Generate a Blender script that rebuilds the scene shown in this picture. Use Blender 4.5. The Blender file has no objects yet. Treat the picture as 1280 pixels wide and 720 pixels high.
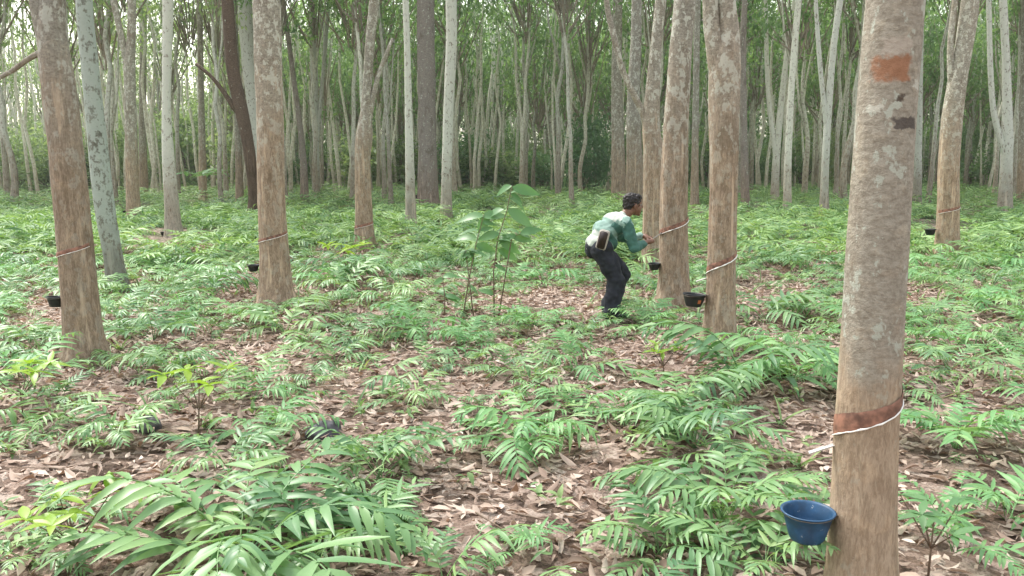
import bpy, bmesh, math, random
import numpy as np
from mathutils import Vector, Matrix, noise, Quaternion

random.seed(11)
rng = np.random.default_rng(11)
sc = bpy.context.scene
COL = sc.collection
R = math.radians

# ------------------------------------------------------------------ camera
F, HC, PITCH = 1050.0, 1.70, math.atan((360 - 205) / 1050.0)
cam_d = bpy.data.cameras.new('camera'); cam = bpy.data.objects.new('camera', cam_d); COL.objects.link(cam)
cam.location = (0, 0, HC); cam.rotation_euler = (math.pi / 2 - PITCH, 0, 0)
cam_d.sensor_width = 36; cam_d.lens = F / 1280 * 36; cam_d.clip_end = 2000; cam_d.clip_start = 0.05
sc.camera = cam
CP, SP = math.cos(PITCH), math.sin(PITCH)

def gh(x, y):
    """ground height (works on floats and arrays)"""
    near = 0.03 * np.sin(.9 * x + .3) * np.cos(.8 * y - .5) + .02 * np.sin(2.1 * x + 1.3 * y) + .018 * np.sin(3.7 * x - 2.9 * y)
    far = .10 * np.sin(.21 * x + .2) * np.sin(.23 * y + .6)
    return near + far * np.clip((y - 10) / 20, 0, 1)

def ray(px, py):
    x, v = (px - 640) / F, (360 - py) / F
    return Vector((x, CP + v * SP, -SP + v * CP))

def at(px, py, Y):
    d = ray(px, py)
    return Vector((0, 0, HC)) + d * (Y / d.y)

def G(px, py):
    d = ray(px, py); z = 0.0
    for _ in range(12):
        t = (z - HC) / d.z
        p = Vector((0, 0, HC)) + d * t
        z = float(gh(p.x, p.y)) * .6 + z * .4
    return Vector((p.x, p.y, float(gh(p.x, p.y))))

# ------------------------------------------------------------------ object helpers
def tag(o, label=None, cat=None, group=None, kind=None):
    if label: o['label'] = label
    if cat: o['category'] = cat
    if group: o['group'] = group
    if kind: o['kind'] = kind
    return o

def empty(name, loc=(0, 0, 0), rz=0.0):
    o = bpy.data.objects.new(name, None); COL.objects.link(o)
    o.location = loc; o.rotation_euler = (0, 0, rz); o.empty_display_size = .1
    return o

def link(name, me, parent=None, mats=None):
    o = bpy.data.objects.new(name, me); COL.objects.link(o)
    if parent: o.parent = parent
    if mats is not None and not me.materials:
        for m in (mats if isinstance(mats, (list, tuple)) else [mats]): me.materials.append(m)
    return o

def copy_tree(o, parent=None):
    c = o.copy(); COL.objects.link(c); c.parent = parent
    for ch in list(o.children): copy_tree(ch, c)
    return c

class MB:
    """collects vertices and faces, builds ONE mesh"""
    def __init__(s): s.v = []; s.f = []; s.mi = []
    def add(s, vs, fs, mi=0):
        b = len(s.v); s.v += [tuple(v) for v in vs]
        s.f += [tuple(i + b for i in f) for f in fs]; s.mi += [mi] * len(fs)
    def tube(s, pts, rad, n=10, cap=True, mi=0, jit=0.0, seed=0):
        pts = [Vector(p) for p in pts]; N = len(pts)
        vs = []; t0 = (pts[1] - pts[0]).normalized()
        u = t0.cross(Vector((0, 1, 0)))
        if u.length < .01: u = t0.cross(Vector((1, 0, 0)))
        u.normalize()
        for i, p in enumerate(pts):
            t = (pts[min(i + 1, N - 1)] - pts[max(i - 1, 0)]).normalized()
            u = (u - t * u.dot(t)).normalized(); w = t.cross(u)
            for k in range(n):
                a = 2 * math.pi * k / n
                d = u * math.cos(a) + w * math.sin(a)
                r = rad[i]
                if jit:
                    q = p + d * r
                    r *= 1 + jit * (noise.noise(Vector((d.x * 1.6 + seed, d.y * 1.6, p.z * 1.5))) * .9 + noise.noise(Vector((d.x * 3 + seed, d.y * 3, p.z * 7))) * .45 + noise.noise(Vector((d.x * 8 + seed, d.y * 8, p.z * 22))) * .22)
                vs.append(p + d * r)
        fs = [(i * n + k, i * n + (k + 1) % n, (i + 1) * n + (k + 1) % n, (i + 1) * n + k) for i in range(N - 1) for k in range(n)]
        if cap:
            fs.append(tuple(range(n - 1, -1, -1))); fs.append(tuple(range((N - 1) * n, N * n)))
        s.add(vs, fs, mi)
    def lathe(s, prof, n=32, mi=0, origin=(0, 0, 0)):
        o = Vector(origin); vs = []
        for r, z in prof:
            for k in range(n):
                a = 2 * math.pi * k / n; vs.append(o + Vector((r * math.cos(a), r * math.sin(a), z)))
        m = len(prof)
        fs = [(i * n + k, i * n + (k + 1) % n, (i + 1) * n + (k + 1) % n, (i + 1) * n + k) for i in range(m - 1) for k in range(n)]
        s.add(vs, fs, mi)
    def mesh(s, name, smooth=True):
        me = bpy.data.meshes.new(name); me.from_pydata(s.v, [], s.f)
        if any(s.mi): me.polygons.foreach_set('material_index', s.mi)
        me.polygons.foreach_set('use_smooth', [smooth] * len(s.f)); me.update()
        return me
    def build(s, name, mats, parent=None, smooth=True):
        return link(name, s.mesh(name, smooth), parent, mats)

def np_mesh(name, V, Q, smooth=True, mi=None):
    """quads mesh from numpy arrays"""
    me = bpy.data.meshes.new(name)
    nq = len(Q)
    me.vertices.add(len(V)); me.vertices.foreach_set('co', np.ascontiguousarray(V, dtype=np.float32).ravel())
    me.loops.add(nq * 4); me.loops.foreach_set('vertex_index', np.ascontiguousarray(Q, dtype=np.int32).ravel())
    me.polygons.add(nq)
    me.polygons.foreach_set('loop_start', np.arange(0, nq * 4, 4, dtype=np.int32))
    me.polygons.foreach_set('loop_total', np.full(nq, 4, dtype=np.int32))
    me.polygons.foreach_set('use_smooth', np.full(nq, smooth))
    if mi is not None: me.polygons.foreach_set('material_index', np.ascontiguousarray(mi, dtype=np.int32))
    me.update(calc_edges=True); me.validate()
    return me

def scatter(TV, TQ, M, P):
    """instances a template (TV verts, TQ quads) with matrices M (N,3,3) and positions P (N,3)"""
    N = len(P)
    V = np.einsum('nij,vj->nvi', M, TV) + P[:, None, :]
    Q = TQ[None] + (np.arange(N) * len(TV))[:, None, None]
    return V.reshape(-1, 3), Q.reshape(-1, 4)

def rotm(rx, ry, rz, s):
    cx, sx, cy, sy, cz, sz = np.cos(rx), np.sin(rx), np.cos(ry), np.sin(ry), np.cos(rz), np.sin(rz)
    M = np.empty((len(rz), 3, 3))
    M[:, 0, 0] = cz * cy; M[:, 0, 1] = cz * sy * sx - sz * cx; M[:, 0, 2] = cz * sy * cx + sz * sx
    M[:, 1, 0] = sz * cy; M[:, 1, 1] = sz * sy * sx + cz * cx; M[:, 1, 2] = sz * sy * cx - cz * sx
    M[:, 2, 0] = -sy; M[:, 2, 1] = cy * sx; M[:, 2, 2] = cy * cx
    return M * np.asarray(s).reshape(-1, 1, 1)

def join_np(parts):
    Vs, Qs, b = [], [], 0
    for V, Q in parts:
        Vs.append(V); Qs.append(Q + b); b += len(V)
    return np.concatenate(Vs), np.concatenate(Qs)

# ------------------------------------------------------------------ materials
class NT:
    def __init__(s, name):
        s.m = bpy.data.materials.new(name); s.m.use_nodes = True
        s.t = s.m.node_tree; s.t.nodes.clear(); s.L = s.t.links
        s.out = s.n('ShaderNodeOutputMaterial')
    def n(s, typ, **kw):
        nd = s.t.nodes.new(typ)
        for k, v in kw.items(): setattr(nd, k, v)
        return nd
    def set(s, nd, **kw):
        for k, v in kw.items(): nd.inputs[k.replace('_', ' ')].default_value = v
        return nd
    def link(s, a, b): s.L.new(a, b)
    def val(s, x, sock):
        if hasattr(x, 'node'): s.link(x, sock)
        else: sock.default_value = x
    def math(s, op, a, b=0.0, clamp=False):
        nd = s.n('ShaderNodeMath', operation=op, use_clamp=clamp); s.val(a, nd.inputs[0]); s.val(b, nd.inputs[1]); return nd.outputs[0]
    def mix(s, fac, a, b, typ='MIX'):
        nd = s.n('ShaderNodeMix', data_type='RGBA', blend_type=typ)
        s.val(fac, nd.inputs[0]); s.val(a, nd.inputs[6]); s.val(b, nd.inputs[7]); return nd.outputs[2]
    def noise(s, vec, scale, detail=4, rough=.55, dist=0.0):
        nd = s.n('ShaderNodeTexNoise'); s.set(nd, Scale=scale, Detail=detail, Roughness=rough, Distortion=dist)
        if vec is not None: s.link(vec, nd.inputs['Vector'])
        return nd.outputs[0]
    def mapping(s, vec, scale=(1, 1, 1), loc=(0, 0, 0)):
        nd = s.n('ShaderNodeMapping'); s.link(vec, nd.inputs['Vector'])
        nd.inputs['Scale'].default_value = scale; nd.inputs['Location'].default_value = loc; return nd.outputs[0]
    def ramp(s, fac, stops, interp='LINEAR'):
        nd = s.n('ShaderNodeValToRGB'); cr = nd.color_ramp; cr.interpolation = interp
        while len(cr.elements) < len(stops): cr.elements.new(.5)
        for e, (p, c) in zip(cr.elements, stops):
            e.position = p; e.color = (*c, 1) if len(c) == 3 else c
        s.link(fac, nd.inputs[0]); return nd.outputs[0]
    def step(s, x, lo, hi):
        nd = s.n('ShaderNodeMapRange', interpolation_type='SMOOTHSTEP'); s.val(x, nd.inputs[0])
        nd.inputs[1].default_value = lo; nd.inputs[2].default_value = hi; return nd.outputs[0]
    def bump(s, h, strength, dist):
        nd = s.n('ShaderNodeBump'); s.set(nd, Strength=strength, Distance=dist); s.link(h, nd.inputs['Height']); return nd.outputs[0]

def c3(*c): return (*c, 1.0)

def simple(name, col, rough=.6, var=.15, scale=20, metal=0.0, bump=0.0):
    t = NT(name); co = t.n('ShaderNodeTexCoord').outputs['Object']
    nz = t.noise(co, scale, 5)
    col_o = t.mix(t.step(nz, .3, .7), c3(*[c * (1 - var) for c in col]), c3(*[min(1, c * (1 + var)) for c in col]))
    b = t.set(t.n('ShaderNodeBsdfPrincipled'), Roughness=rough, Metallic=metal)
    t.link(col_o, b.inputs['Base Color'])
    if bump: t.link(t.bump(nz, .6, bump), b.inputs['Normal'])
    t.link(b.outputs[0], t.out.inputs[0]); return t.m

def leaf_mat(name, stops, trans=.35, rough=.45, spec=.5, obj_var=.25, tmul=(1.2, 1.2, .7), noise_scale=1.2, island=True):
    """leaf: colour by random leaf, by plant and by a slow noise; light shines through"""
    t = NT(name)
    geo = t.n('ShaderNodeNewGeometry'); oi = t.n('ShaderNodeObjectInfo')
    nz = t.noise(geo.outputs['Position'], noise_scale, 3)
    isl = geo.outputs['Random Per Island'] if island else oi.outputs['Random']
    f = t.math('ADD', t.math('MULTIPLY', isl, .55), t.math('MULTIPLY', t.step(nz, .25, .75), .3))
    f = t.math('ADD', f, t.math('MULTIPLY', oi.outputs['Random'], obj_var))
    f = t.math('MULTIPLY', f, 1 / (.85 + obj_var))
    col = t.ramp(f, stops)
    b = t.set(t.n('ShaderNodeBsdfPrincipled'), Roughness=rough)
    b.inputs['Specular IOR Level'].default_value = spec
    t.link(col, b.inputs['Base Color'])
    tr = t.n('ShaderNodeBsdfTranslucent')
    t.link(t.mix(1.0, col, c3(*tmul), 'MULTIPLY'), tr.inputs['Color'])
    mx = t.n('ShaderNodeMixShader'); mx.inputs[0].default_value = trans
    t.link(b.outputs[0], mx.inputs[1]); t.link(tr.outputs[0], mx.inputs[2])
    t.link(mx.outputs[0], t.out.inputs[0]); return t.m

def bark_mat(name, low, high, lichen=.35, lich_col=(.46, .50, .43), h0=1.2, h1=3.2, dark=.5, patches=None, fine=1.0):
    """rubber bark: brown scraped lower part, grey ringed upper part, pale lichen blotches"""
    t = NT(name)
    tc = t.n('ShaderNodeTexCoord').outputs['Object']; oi = t.n('ShaderNodeObjectInfo').outputs['Random']
    sh = t.n('ShaderNodeVectorMath', operation='ADD'); t.link(tc, sh.inputs[0])
    cb = t.n('ShaderNodeCombineXYZ'); t.link(t.math('MULTIPLY', oi, 37.0), cb.inputs[0]); t.link(t.math('MULTIPLY', oi, 11.0), cb.inputs[2])
    t.link(cb.outputs[0], sh.inputs[1]); v = sh.outputs[0]
    sep = t.n('ShaderNodeSeparateXYZ'); t.link(tc, sep.inputs[0]); z = sep.outputs[2]
    big = t.noise(v, 3.0, 5, .6)
    zz = t.math('ADD', z, t.math('MULTIPLY', t.math('SUBTRACT', big, .5), 1.6))
    hfac = t.step(zz, h0, h1)
    base = t.mix(hfac, c3(*low), c3(*high))
    # vertical streaks low, rings high
    vs = t.math('ADD', t.math('MULTIPLY', t.noise(t.mapping(v, (34 * fine, 34 * fine, 6)), 1.0, 5, .65, .4), .5), t.math('MULTIPLY', t.noise(t.mapping(v, (90 * fine, 90 * fine, 26 * fine)), 1.0, 4, .7, .8), .5))
    hs = t.math('ADD', t.math('MULTIPLY', t.noise(t.mapping(v, (20, 20, 46 * fine)), 1.0, 6, .7, .35), .55), t.math('MULTIPLY', t.noise(v, 62 * fine, 5, .7), .45))
    tex = t.mix(hfac, vs, hs)
    base = t.mix(t.step(tex, .38, .62), t.mix(1.0, base, c3(dark, dark * .95, dark * .9), 'MULTIPLY'), base)
    mid = t.noise(v, 11.0, 6, .65)
    base = t.mix(t.math('MULTIPLY', t.step(mid, .5, .72), .45), base, t.mix(1.0, base, c3(1.5, 1.42, 1.3), 'MULTIPLY'))
    # dark smudges
    sm = t.noise(t.mapping(v, (5, 5, 2.2), (4, 1, 7)), 1.0, 5, .6)
    base = t.mix(t.math('MULTIPLY', t.step(sm, .54, .66), .45), base, c3(low[0] * .35, low[1] * .33, low[2] * .3))
    # pale lichen
    l1 = t.noise(t.mapping(v, (13, 13, 8), (9, 3, 2)), 1.0, 6, .66)
    l2 = t.noise(v, 30, 3, .5)
    lm = t.math('MULTIPLY', t.step(t.math('ADD', l1, t.math('MULTIPLY', l2, .3)), .82 - lichen * .35, .87 - lichen * .35), t.math('ADD', .25, t.math('MULTIPLY', hfac, .75)))
    stv = t.noise(t.mapping(v, (13, 13, 1.1), (2, 8, 1)), 1.0, 4, .6)
    base = t.mix(t.math('MULTIPLY', t.step(stv, .56, .68), t.math('MULTIPLY', t.math('SUBTRACT', 1.0, hfac), .6)), base, c3(*[min(.7, c * 1.75) for c in low]))
    base = t.mix(t.math('MULTIPLY', lm, .8), base, c3(*lich_col))
    hgt = t.math('ADD', t.math('MULTIPLY', tex, .8), t.math('MULTIPLY', mid, .6))
    if patches:
        nx = t.math('MULTIPLY', t.math('SUBTRACT', t.noise(v, 22, 4), .5), .075)
        nz_ = t.math('MULTIPLY', t.math('SUBTRACT', t.noise(t.mapping(v, (1, 1, 1), (5, 5, 5)), 30, 4), .5), .06)
        px = t.math('ADD', sep.outputs[0], nx); pz = t.math('ADD', z, nz_)
        for (x0, x1, z0, z1, col, s) in patches:
            m = t.math('MULTIPLY', t.step(px, x0 - s, x0 + s), t.math('SUBTRACT', 1.0, t.step(px, x1 - s, x1 + s)))
            m = t.math('MULTIPLY', m, t.math('MULTIPLY', t.step(pz, z0 - s, z0 + s), t.math('SUBTRACT', 1.0, t.step(pz, z1 - s, z1 + s))))
            m = t.math('MULTIPLY', m, t.step(sep.outputs[1], .02, -.02))
            m = t.math('MULTIPLY', m, t.step(mid, .2, .42))
            base = t.mix(t.math('MULTIPLY', m, .85), base, t.mix(t.step(tex, .3, .7), c3(*[c * .75 for c in col]), c3(*col)))
    # each tree a little lighter or darker
    base = t.mix(1.0, base, t.ramp(oi, [(0, (.8, .8, .8)), (1, (1.15, 1.12, 1.08))]), 'MULTIPLY')
    b = t.set(t.n('ShaderNodeBsdfPrincipled'), Roughness=.85)
    b.inputs['Specular IOR Level'].default_value = .25
    t.link(base, b.inputs['Base Color']); t.link(t.bump(hgt, .95, .014), b.inputs['Normal'])
    t.link(b.outputs[0], t.out.inputs[0]); return t.m

M = {}
M['bark'] = bark_mat('rubber_bark', (.37, .285, .21), (.345, .33, .285), .40, (.48, .48, .42))
M['bark_red'] = bark_mat('rubber_bark_reddish', (.36, .275, .205), (.345, .325, .28), .42, (.50, .50, .44), h0=1.3, h1=3.4)
M['bark_pale'] = bark_mat('rubber_bark_pale', (.34, .28, .22), (.42, .40, .355), .8, (.60, .62, .56), h0=.5, h1=2.5, dark=.4)
M['bark_grey'] = bark_mat('rubber_bark_grey', (.28, .22, .185), (.30, .27, .25), .2, h0=.4, h1=2.2, dark=.55)
M['bark_green'] = bark_mat('lichen_covered_bark', (.25, .23, .19), (.33, .35, .30), .72, (.48, .54, .48), h0=.3, h1=1.2, dark=.5)
M['bark_dark'] = bark_mat('dark_bark', (.13, .09, .07), (.15, .11, .088), .05, dark=.5)
M['bark_far'] = bark_mat('far_bark', (.30, .245, .19), (.46, .45, .39), .65, (.60, .62, .55), h0=1.0, h1=4.0, dark=.55, fine=.5)  # paleness of distance haze is put into this bark colour
M['frond'] = leaf_mat('fern_leaf', [(0, (.06, .155, .072)), (.35, (.14, .275, .115)), (.7, (.235, .385, .15)), (1, (.37, .49, .20))], .3, .42, .55, .55)
M['frond_bright'] = leaf_mat('fern_leaf_bright', [(0, (.10, .25, .10)), (.5, (.18, .37, .14)), (1, (.30, .47, .19))], .32, .45, .45, .4)
M['frond_far'] = leaf_mat('fern_cover_leaf', [(0, (.045, .12, .052)), (.3, (.14, .265, .105)), (.65, (.26, .405, .15)), (.9, (.33, .47, .21)), (1, (.45, .46, .23))], .32, .5, .45, .0, noise_scale=.45)
M['weed'] = leaf_mat('weed_leaf', [(0, (.08, .16, .06)), (.5, (.17, .28, .11)), (.85, (.28, .38, .15)), (1, (.44, .42, .22))], .3, .5, .4, .0)
M['yellow_leaf'] = leaf_mat('seedling_leaf', [(0, (.16, .30, .03)), (.5, (.25, .40, .045)), (1, (.38, .48, .08))], .4, .4, .5, .3)
M['broad_leaf'] = leaf_mat('sapling_leaf', [(0, (.06, .16, .06)), (.5, (.12, .26, .10)), (1, (.23, .37, .18))], .35, .42, .5, .2)
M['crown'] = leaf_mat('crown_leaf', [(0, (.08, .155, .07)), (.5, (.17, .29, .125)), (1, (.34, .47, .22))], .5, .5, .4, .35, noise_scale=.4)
M['crown_light'] = leaf_mat('crown_leaf_light', [(0, (.13, .20, .10)), (.5, (.24, .34, .17)), (1, (.42, .51, .28))], .5, .5, .4, .35, noise_scale=.4)  # lighter copy of the crown leaf; sky light on the left painted in
M['wood_leaf'] = leaf_mat('wood_leaf', [(0, (.11, .21, .10)), (.5, (.23, .37, .17)), (1, (.42, .56, .28))], .5, .5, .4, .0, noise_scale=.25)  # colour lightened to paint in the light that nearer foliage blocks
M['bark_distant'] = bark_mat('distant_bark', (.42, .38, .31), (.58, .57, .50), .6, (.70, .72, .66), h0=.5, h1=3.0, dark=.7, fine=.5)  # haze painted in: paler and flatter than the nearer bark
M['shrub'] = leaf_mat('shrub_leaf', [(0, (.06, .15, .075)), (.5, (.135, .265, .13)), (1, (.27, .39, .20))], .42, .45, .45, .4, noise_scale=.6)
M['litter'] = leaf_mat('dry_leaf', [(0, (.13, .09, .068)), (.25, (.28, .20, .155)), (.52, (.43, .33, .265)), (.8, (.56, .455, .38)), (1, (.68, .60, .53))], .12, .7, .25, .0, (1.1, .8, .6), noise_scale=.9)
M['twig'] = simple('twig_bark', (.17, .12, .085), .85, .35, 30, bump=.004)
M['pale_twig'] = simple('bleached_twig', (.42, .36, .28), .8, .2, 25, bump=.003)
M['cut'] = simple('tapped_bark', (.22, .105, .07), .6, .5, 24, bump=.004)
M['latex'] = simple('latex', (.80, .77, .72), .35, .05, 30)
M['metal'] = simple('spout_metal', (.62, .60, .57), .45, .15, 40, metal=.2)
M['wire'] = simple('wire_steel', (.20, .18, .16), .5, .2, 30, metal=.6)
M['blue'] = simple('blue_plastic', (.018, .075, .16), .38, .15, 14)
def stained(name, col):
    t = NT(name); co = t.n('ShaderNodeTexCoord').outputs['Object']
    a = t.noise(co, 16, 5, .6); b2 = t.noise(co, 55, 4, .7)
    c = t.mix(t.step(a, .35, .7), c3(*[x * .7 for x in col]), c3(*[x * 1.25 for x in col]))
    c = t.mix(t.math('MULTIPLY', t.step(b2, .62, .70), t.math('MULTIPLY', t.step(a, .45, .6), .75)), c, c3(.55, .56, .55))
    b = t.n('ShaderNodeBsdfPrincipled'); t.link(c, b.inputs['Base Color']); t.link(t.math('ADD', .3, t.math('MULTIPLY', a, .4)), b.inputs['Roughness'])
    t.link(t.bump(a, .3, .004), b.inputs['Normal']); t.link(b.outputs[0], t.out.inputs[0]); return t.m
M['blue'] = stained('blue_plastic', (.018, .07, .15))
M['black'] = simple('black_plastic', (.014, .016, .018), .5, .25, 14)
M['orange'] = simple('orange_sticker', (.45, .13, .05), .5, .15, 20)
M['skin'] = simple('skin', (.16, .075, .045), .5, .1, 14)
M['hair'] = simple('hair', (.014, .009, .008), .6, .35, 60, bump=.006)
M['trousers'] = simple('trouser_cloth', (.016, .018, .026), .85, .45, 9, bump=.006)
M['boot'] = simple('boot_rubber', (.012, .013, .015), .5, .2, 20)
M['eye'] = simple('eye_white', (.3, .28, .26), .2, .05, 5)
M['pouch'] = simple('brown_leather', (.03, .017, .015), .5, .25, 25)
M['pouch_trim'] = simple('pale_piping', (.42, .38, .33), .6, .1, 25)
M['wood'] = simple('knife_wood', (.26, .15, .08), .6, .25, 30)
M['steel'] = simple('blade_steel', (.35, .34, .33), .35, .15, 30, metal=.7)
M['stone'] = simple('dark_stone', (.085, .08, .09), .75, .3, 14, bump=.01)

def ground_mat():
    t = NT('forest_floor'); pos = t.n('ShaderNodeNewGeometry').outputs['Position']
    vo = t.n('ShaderNodeTexVoronoi', feature='F1'); t.set(vo, Scale=14.0, Randomness=1.0)
    wv = t.n('ShaderNodeVectorMath', operation='ADD'); t.link(pos, wv.inputs[0])
    nd = t.n('ShaderNodeTexNoise'); t.set(nd, Scale=5.0, Detail=4.0); t.link(pos, nd.inputs['Vector'])
    sc_ = t.n('ShaderNodeVectorMath', operation='SCALE'); t.link(nd.outputs['Color'], sc_.inputs[0]); sc_.inputs['Scale'].default_value = .3
    t.link(sc_.outputs[0], wv.inputs[1]); t.link(wv.outputs[0], vo.inputs['Vector'])
    sp = t.n('ShaderNodeSeparateColor'); t.link(vo.outputs['Color'], sp.inputs[0])
    col = t.ramp(sp.outputs[0], [(0, (.085, .055, .04)), (.35, (.24, .165, .125)), (.7, (.41, .305, .25)), (1, (.55, .45, .38))])
    fine = t.noise(pos, 60, 5, .7)
    col = t.mix(t.step(fine, .3, .6), t.mix(1.0, col, c3(.4, .38, .36), 'MULTIPLY'), col)
    big = t.noise(pos, .5, 4, .6)
    col = t.mix(t.math('MULTIPLY', t.step(big, .5, .7), .6), col, c3(.05, .032, .022))
    sep = t.n('ShaderNodeSeparateXYZ'); t.link(pos, sep.inputs[0])
    moss_shade = t.math('MULTIPLY', t.step(t.noise(pos, 1.3, 5, .7), .38, .62), t.step(sep.outputs[1], 10, 24))
    col = t.mix(moss_shade, col, t.mix(fine, c3(.035, .055, .02), c3(.08, .12, .045)))  # green ground cover, darkened to paint shade in gaps between far ferns
    b = t.set(t.n('ShaderNodeBsdfPrincipled'), Roughness=.9); b.inputs['Specular IOR Level'].default_value = .2
    t.link(col, b.inputs['Base Color'])
    t.link(t.bump(t.math('ADD', t.math('MULTIPLY', sp.outputs[1], .6), fine), .8, .03), b.inputs['Normal'])
    t.link(b.outputs[0], t.out.inputs[0]); return t.m
M['ground'] = ground_mat()

# ------------------------------------------------------------------ ground
def axis(mx):
    a = [0.0]; st = .16
    while a[-1] < mx:
        a.append(a[-1] + st)
        if a[-1] > 9: st *= 1.07
    return a
ya = np.array(sorted([-v for v in axis(60)][1:] + axis(700)))
xa = np.array(sorted([-v for v in axis(500)][1:] + axis(500)))
XX, YY = np.meshgrid(xa, ya)
ZZ = gh(XX, YY)
nx_, ny_ = len(xa), len(ya)
GV = np.stack([XX.ravel(), YY.ravel(), ZZ.ravel()], 1)
ii = (np.arange(ny_ - 1)[:, None] * nx_ + np.arange(nx_ - 1)[None]).ravel()
GQ = np.stack([ii, ii + 1, ii + 1 + nx_, ii + nx_], 1)
tag(link('ground', np_mesh('ground', GV, GQ), None, M['ground']), 'forest floor of brown soil under the ferns', None, None, 'structure')

# ------------------------------------------------------------------ leaf templates
def leaf_tpl(L=1.0, W=.3, fold=.08, droop=.15, seg=3):
    """lance-shaped leaf along +Y, folded on its midrib"""
    V = []; Q = []
    for i in range(seg + 1):
        u = i / seg
        w = W * .5 * (max(.06, math.sin(math.pi * (u ** .8) * .97 + .04)))
        z = -droop * L * u * u
        V += [(-w, u * L, z + fold * w * 2), (0, u * L, z), (w, u * L, z + fold * w * 2)]
    for i in range(seg):
        a = i * 3
        Q += [(a, a + 1, a + 4, a + 3), (a + 1, a + 2, a + 5, a + 4)]
    return np.array(V), np.array(Q)

# ------------------------------------------------------------------ fern fronds
def frond_arrays(L, pairs, plen, pw, arch, rs, seg=4, rach=True, droop=.5, start=.2):
    """one pinnate frond; rachis leaves the origin towards +Y and upwards, then arches over"""
    r_ = random.Random(rs)
    parts = []
    N = 14
    pts = []; p = Vector((0, 0, 0)); ang = arch[0]; side = 0; cv = r_.uniform(-.55, .55)
    for i in range(N + 1):
        pts.append(p.copy())
        ang = arch[0] + (arch[1] - arch[0]) * (i / N) ** 1.2
        p = p + Vector((math.sin(cv * i / N) * math.cos(ang), math.cos(cv * i / N) * math.cos(ang), math.sin(ang))) * (L / N)
    def P(t):
        x = t * N; i = min(int(x), N - 1); return pts[i].lerp(pts[i + 1], x - i)
    def T(t):
        i = min(int(t * N), N - 1); return (pts[i + 1] - pts[i]).normalized()
    if rach:
        V = []; Q = []
        for i, q in enumerate(pts):
            t = T(min(i / N, .999)); s = t.cross(Vector((0, 0, 1))).normalized(); u = s.cross(t)
            r0 = .0038 * (1 - .75 * i / N) * (L / .6)
            V += [q + s * r0, q - s * r0 * .5 + u * r0 * .8, q - s * r0 * .5 - u * r0 * .8]
        for i in range(N):
            for k in range(3):
                Q.append((i * 3 + k, i * 3 + (k + 1) % 3, i * 3 + 3 + (k + 1) % 3, i * 3 + 3 + k))
        parts.append((np.array([tuple(v) for v in V]), np.array(Q)))
    for j in range(pairs):
        t = start + (.985 - start) * (j + .5 + r_.uniform(-.22, .22)) / pairs
        prof = min(1, .55 + 1.6 * (t - start)) * (1 - max(0, (t - .5) / .5) ** 1.6 * .82)
        q = P(t); tn = T(t); sd = tn.cross(Vector((0, 0, 1))).normalized(); up = sd.cross(tn)
        for s in (-1, 1):
            if r_.random() < .06: continue
            l = plen * prof * r_.uniform(.72, 1.14)
            d = (sd * s * 1.0 + tn * (.5 + .65 * t + r_.uniform(-.15, .2)) + up * r_.uniform(-.12, .30)).normalized()
            V = []; Q = []
            base = q + tn * r_.uniform(-.004, .004)
            w0 = pw * r_.uniform(.85, 1.15) * (.55 + .45 * prof)
            wdir = d.cross(up).normalized(); nrm = wdir.cross(d)
            dr = droop * r_.uniform(.3, 1.9); cur = base.copy(); dd = d.copy(); tw = r_.uniform(-.7, .7)
            for i in range(seg + 1):
                u = i / seg
                w = w0 * .5 * max(.05, min(1, .5 + 2.2 * u) * (1 - u ** 2.6))
                wd = wdir * math.cos(tw * u) + nrm * math.sin(tw * u)
                V += [cur - wd * w + nrm * w * .3, cur.copy(), cur + wd * w + nrm * w * .3]
                dd = (dd + Vector((0, 0, -1)) * dr * (1.0 / seg) + tn * .12 / seg).normalized()
                cur = cur + dd * (l / seg)
            for i in range(seg):
                a = i * 3
                Q += [(a, a + 1, a + 4, a + 3), (a + 1, a + 2, a + 5, a + 4)]
            parts.append((np.array([tuple(v) for v in V]), np.array(Q)))
    return join_np(parts)

FROND = []      # high detail fronds, unit about 0.6 m long
for k in range(8):
    a0 = R([58, 48, 65, 40, 55, 35, 62, 50][k]); a1 = R([-35, -25, -50, -20, -60, -30, -15, -45][k])
    FROND.append(frond_arrays(.62, [10, 12, 9, 12, 13, 9, 11, 10][k], [.20, .18, .23, .17, .16, .22, .19, .185][k], [.033, .029, .036, .030, .028, .036, .031, .030][k], (a0, a1), 100 + k, droop=[.7, .5, 1.0, .5, .8, .6, .75, 1.1][k]))
FROND_ME = {}
def frond_me(k, bright):
    if (k, bright) not in FROND_ME:
        me = np_mesh('frond', *FROND[k]); me.materials.append(M['frond_bright' if bright else 'frond']); FROND_ME[(k, bright)] = me
    return FROND_ME[(k, bright)]
FROND_LOW = [frond_arrays(.62, 9, .20, .036, (R(a0), R(a1)), 200 + k, seg=2, rach=False, droop=.5)
             for k, (a0, a1) in enumerate([(55, -30), (45, -20), (62, -45), (38, -15)])]
FROND_TINY = [frond_arrays(.62, 6, .20, .055, (R(a0), R(a1)), 300 + k, seg=1, rach=False, droop=.3)
              for k, (a0, a1) in enumerate([(55, -30), (45, -20), (62, -35), (38, -10)])]

# whole fern plants as one mesh (middle distance individuals)
FERN_ME = []
for k in range(10):
    parts = []; r_ = random.Random(500 + k); n = r_.randint(6, 9)
    for j in range(n):
        V, Q = FROND[r_.randrange(8)]
        az = 2 * math.pi * j / n + r_.uniform(-.4, .4)
        s = r_.uniform(.7, 1.1)
        Mx = (Matrix.Rotation(az, 3, 'Z') @ Matrix.Rotation(R(r_.uniform(-18, 14)), 3, 'X'))
        Mn = np.array([list(r) for r in Mx]) * s
        parts.append((V @ Mn.T, Q))
    me = np_mesh('fern', *join_np(parts)); me.materials.append(M['frond_bright' if k >= 7 else 'frond']); FERN_ME.append(me)

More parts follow.
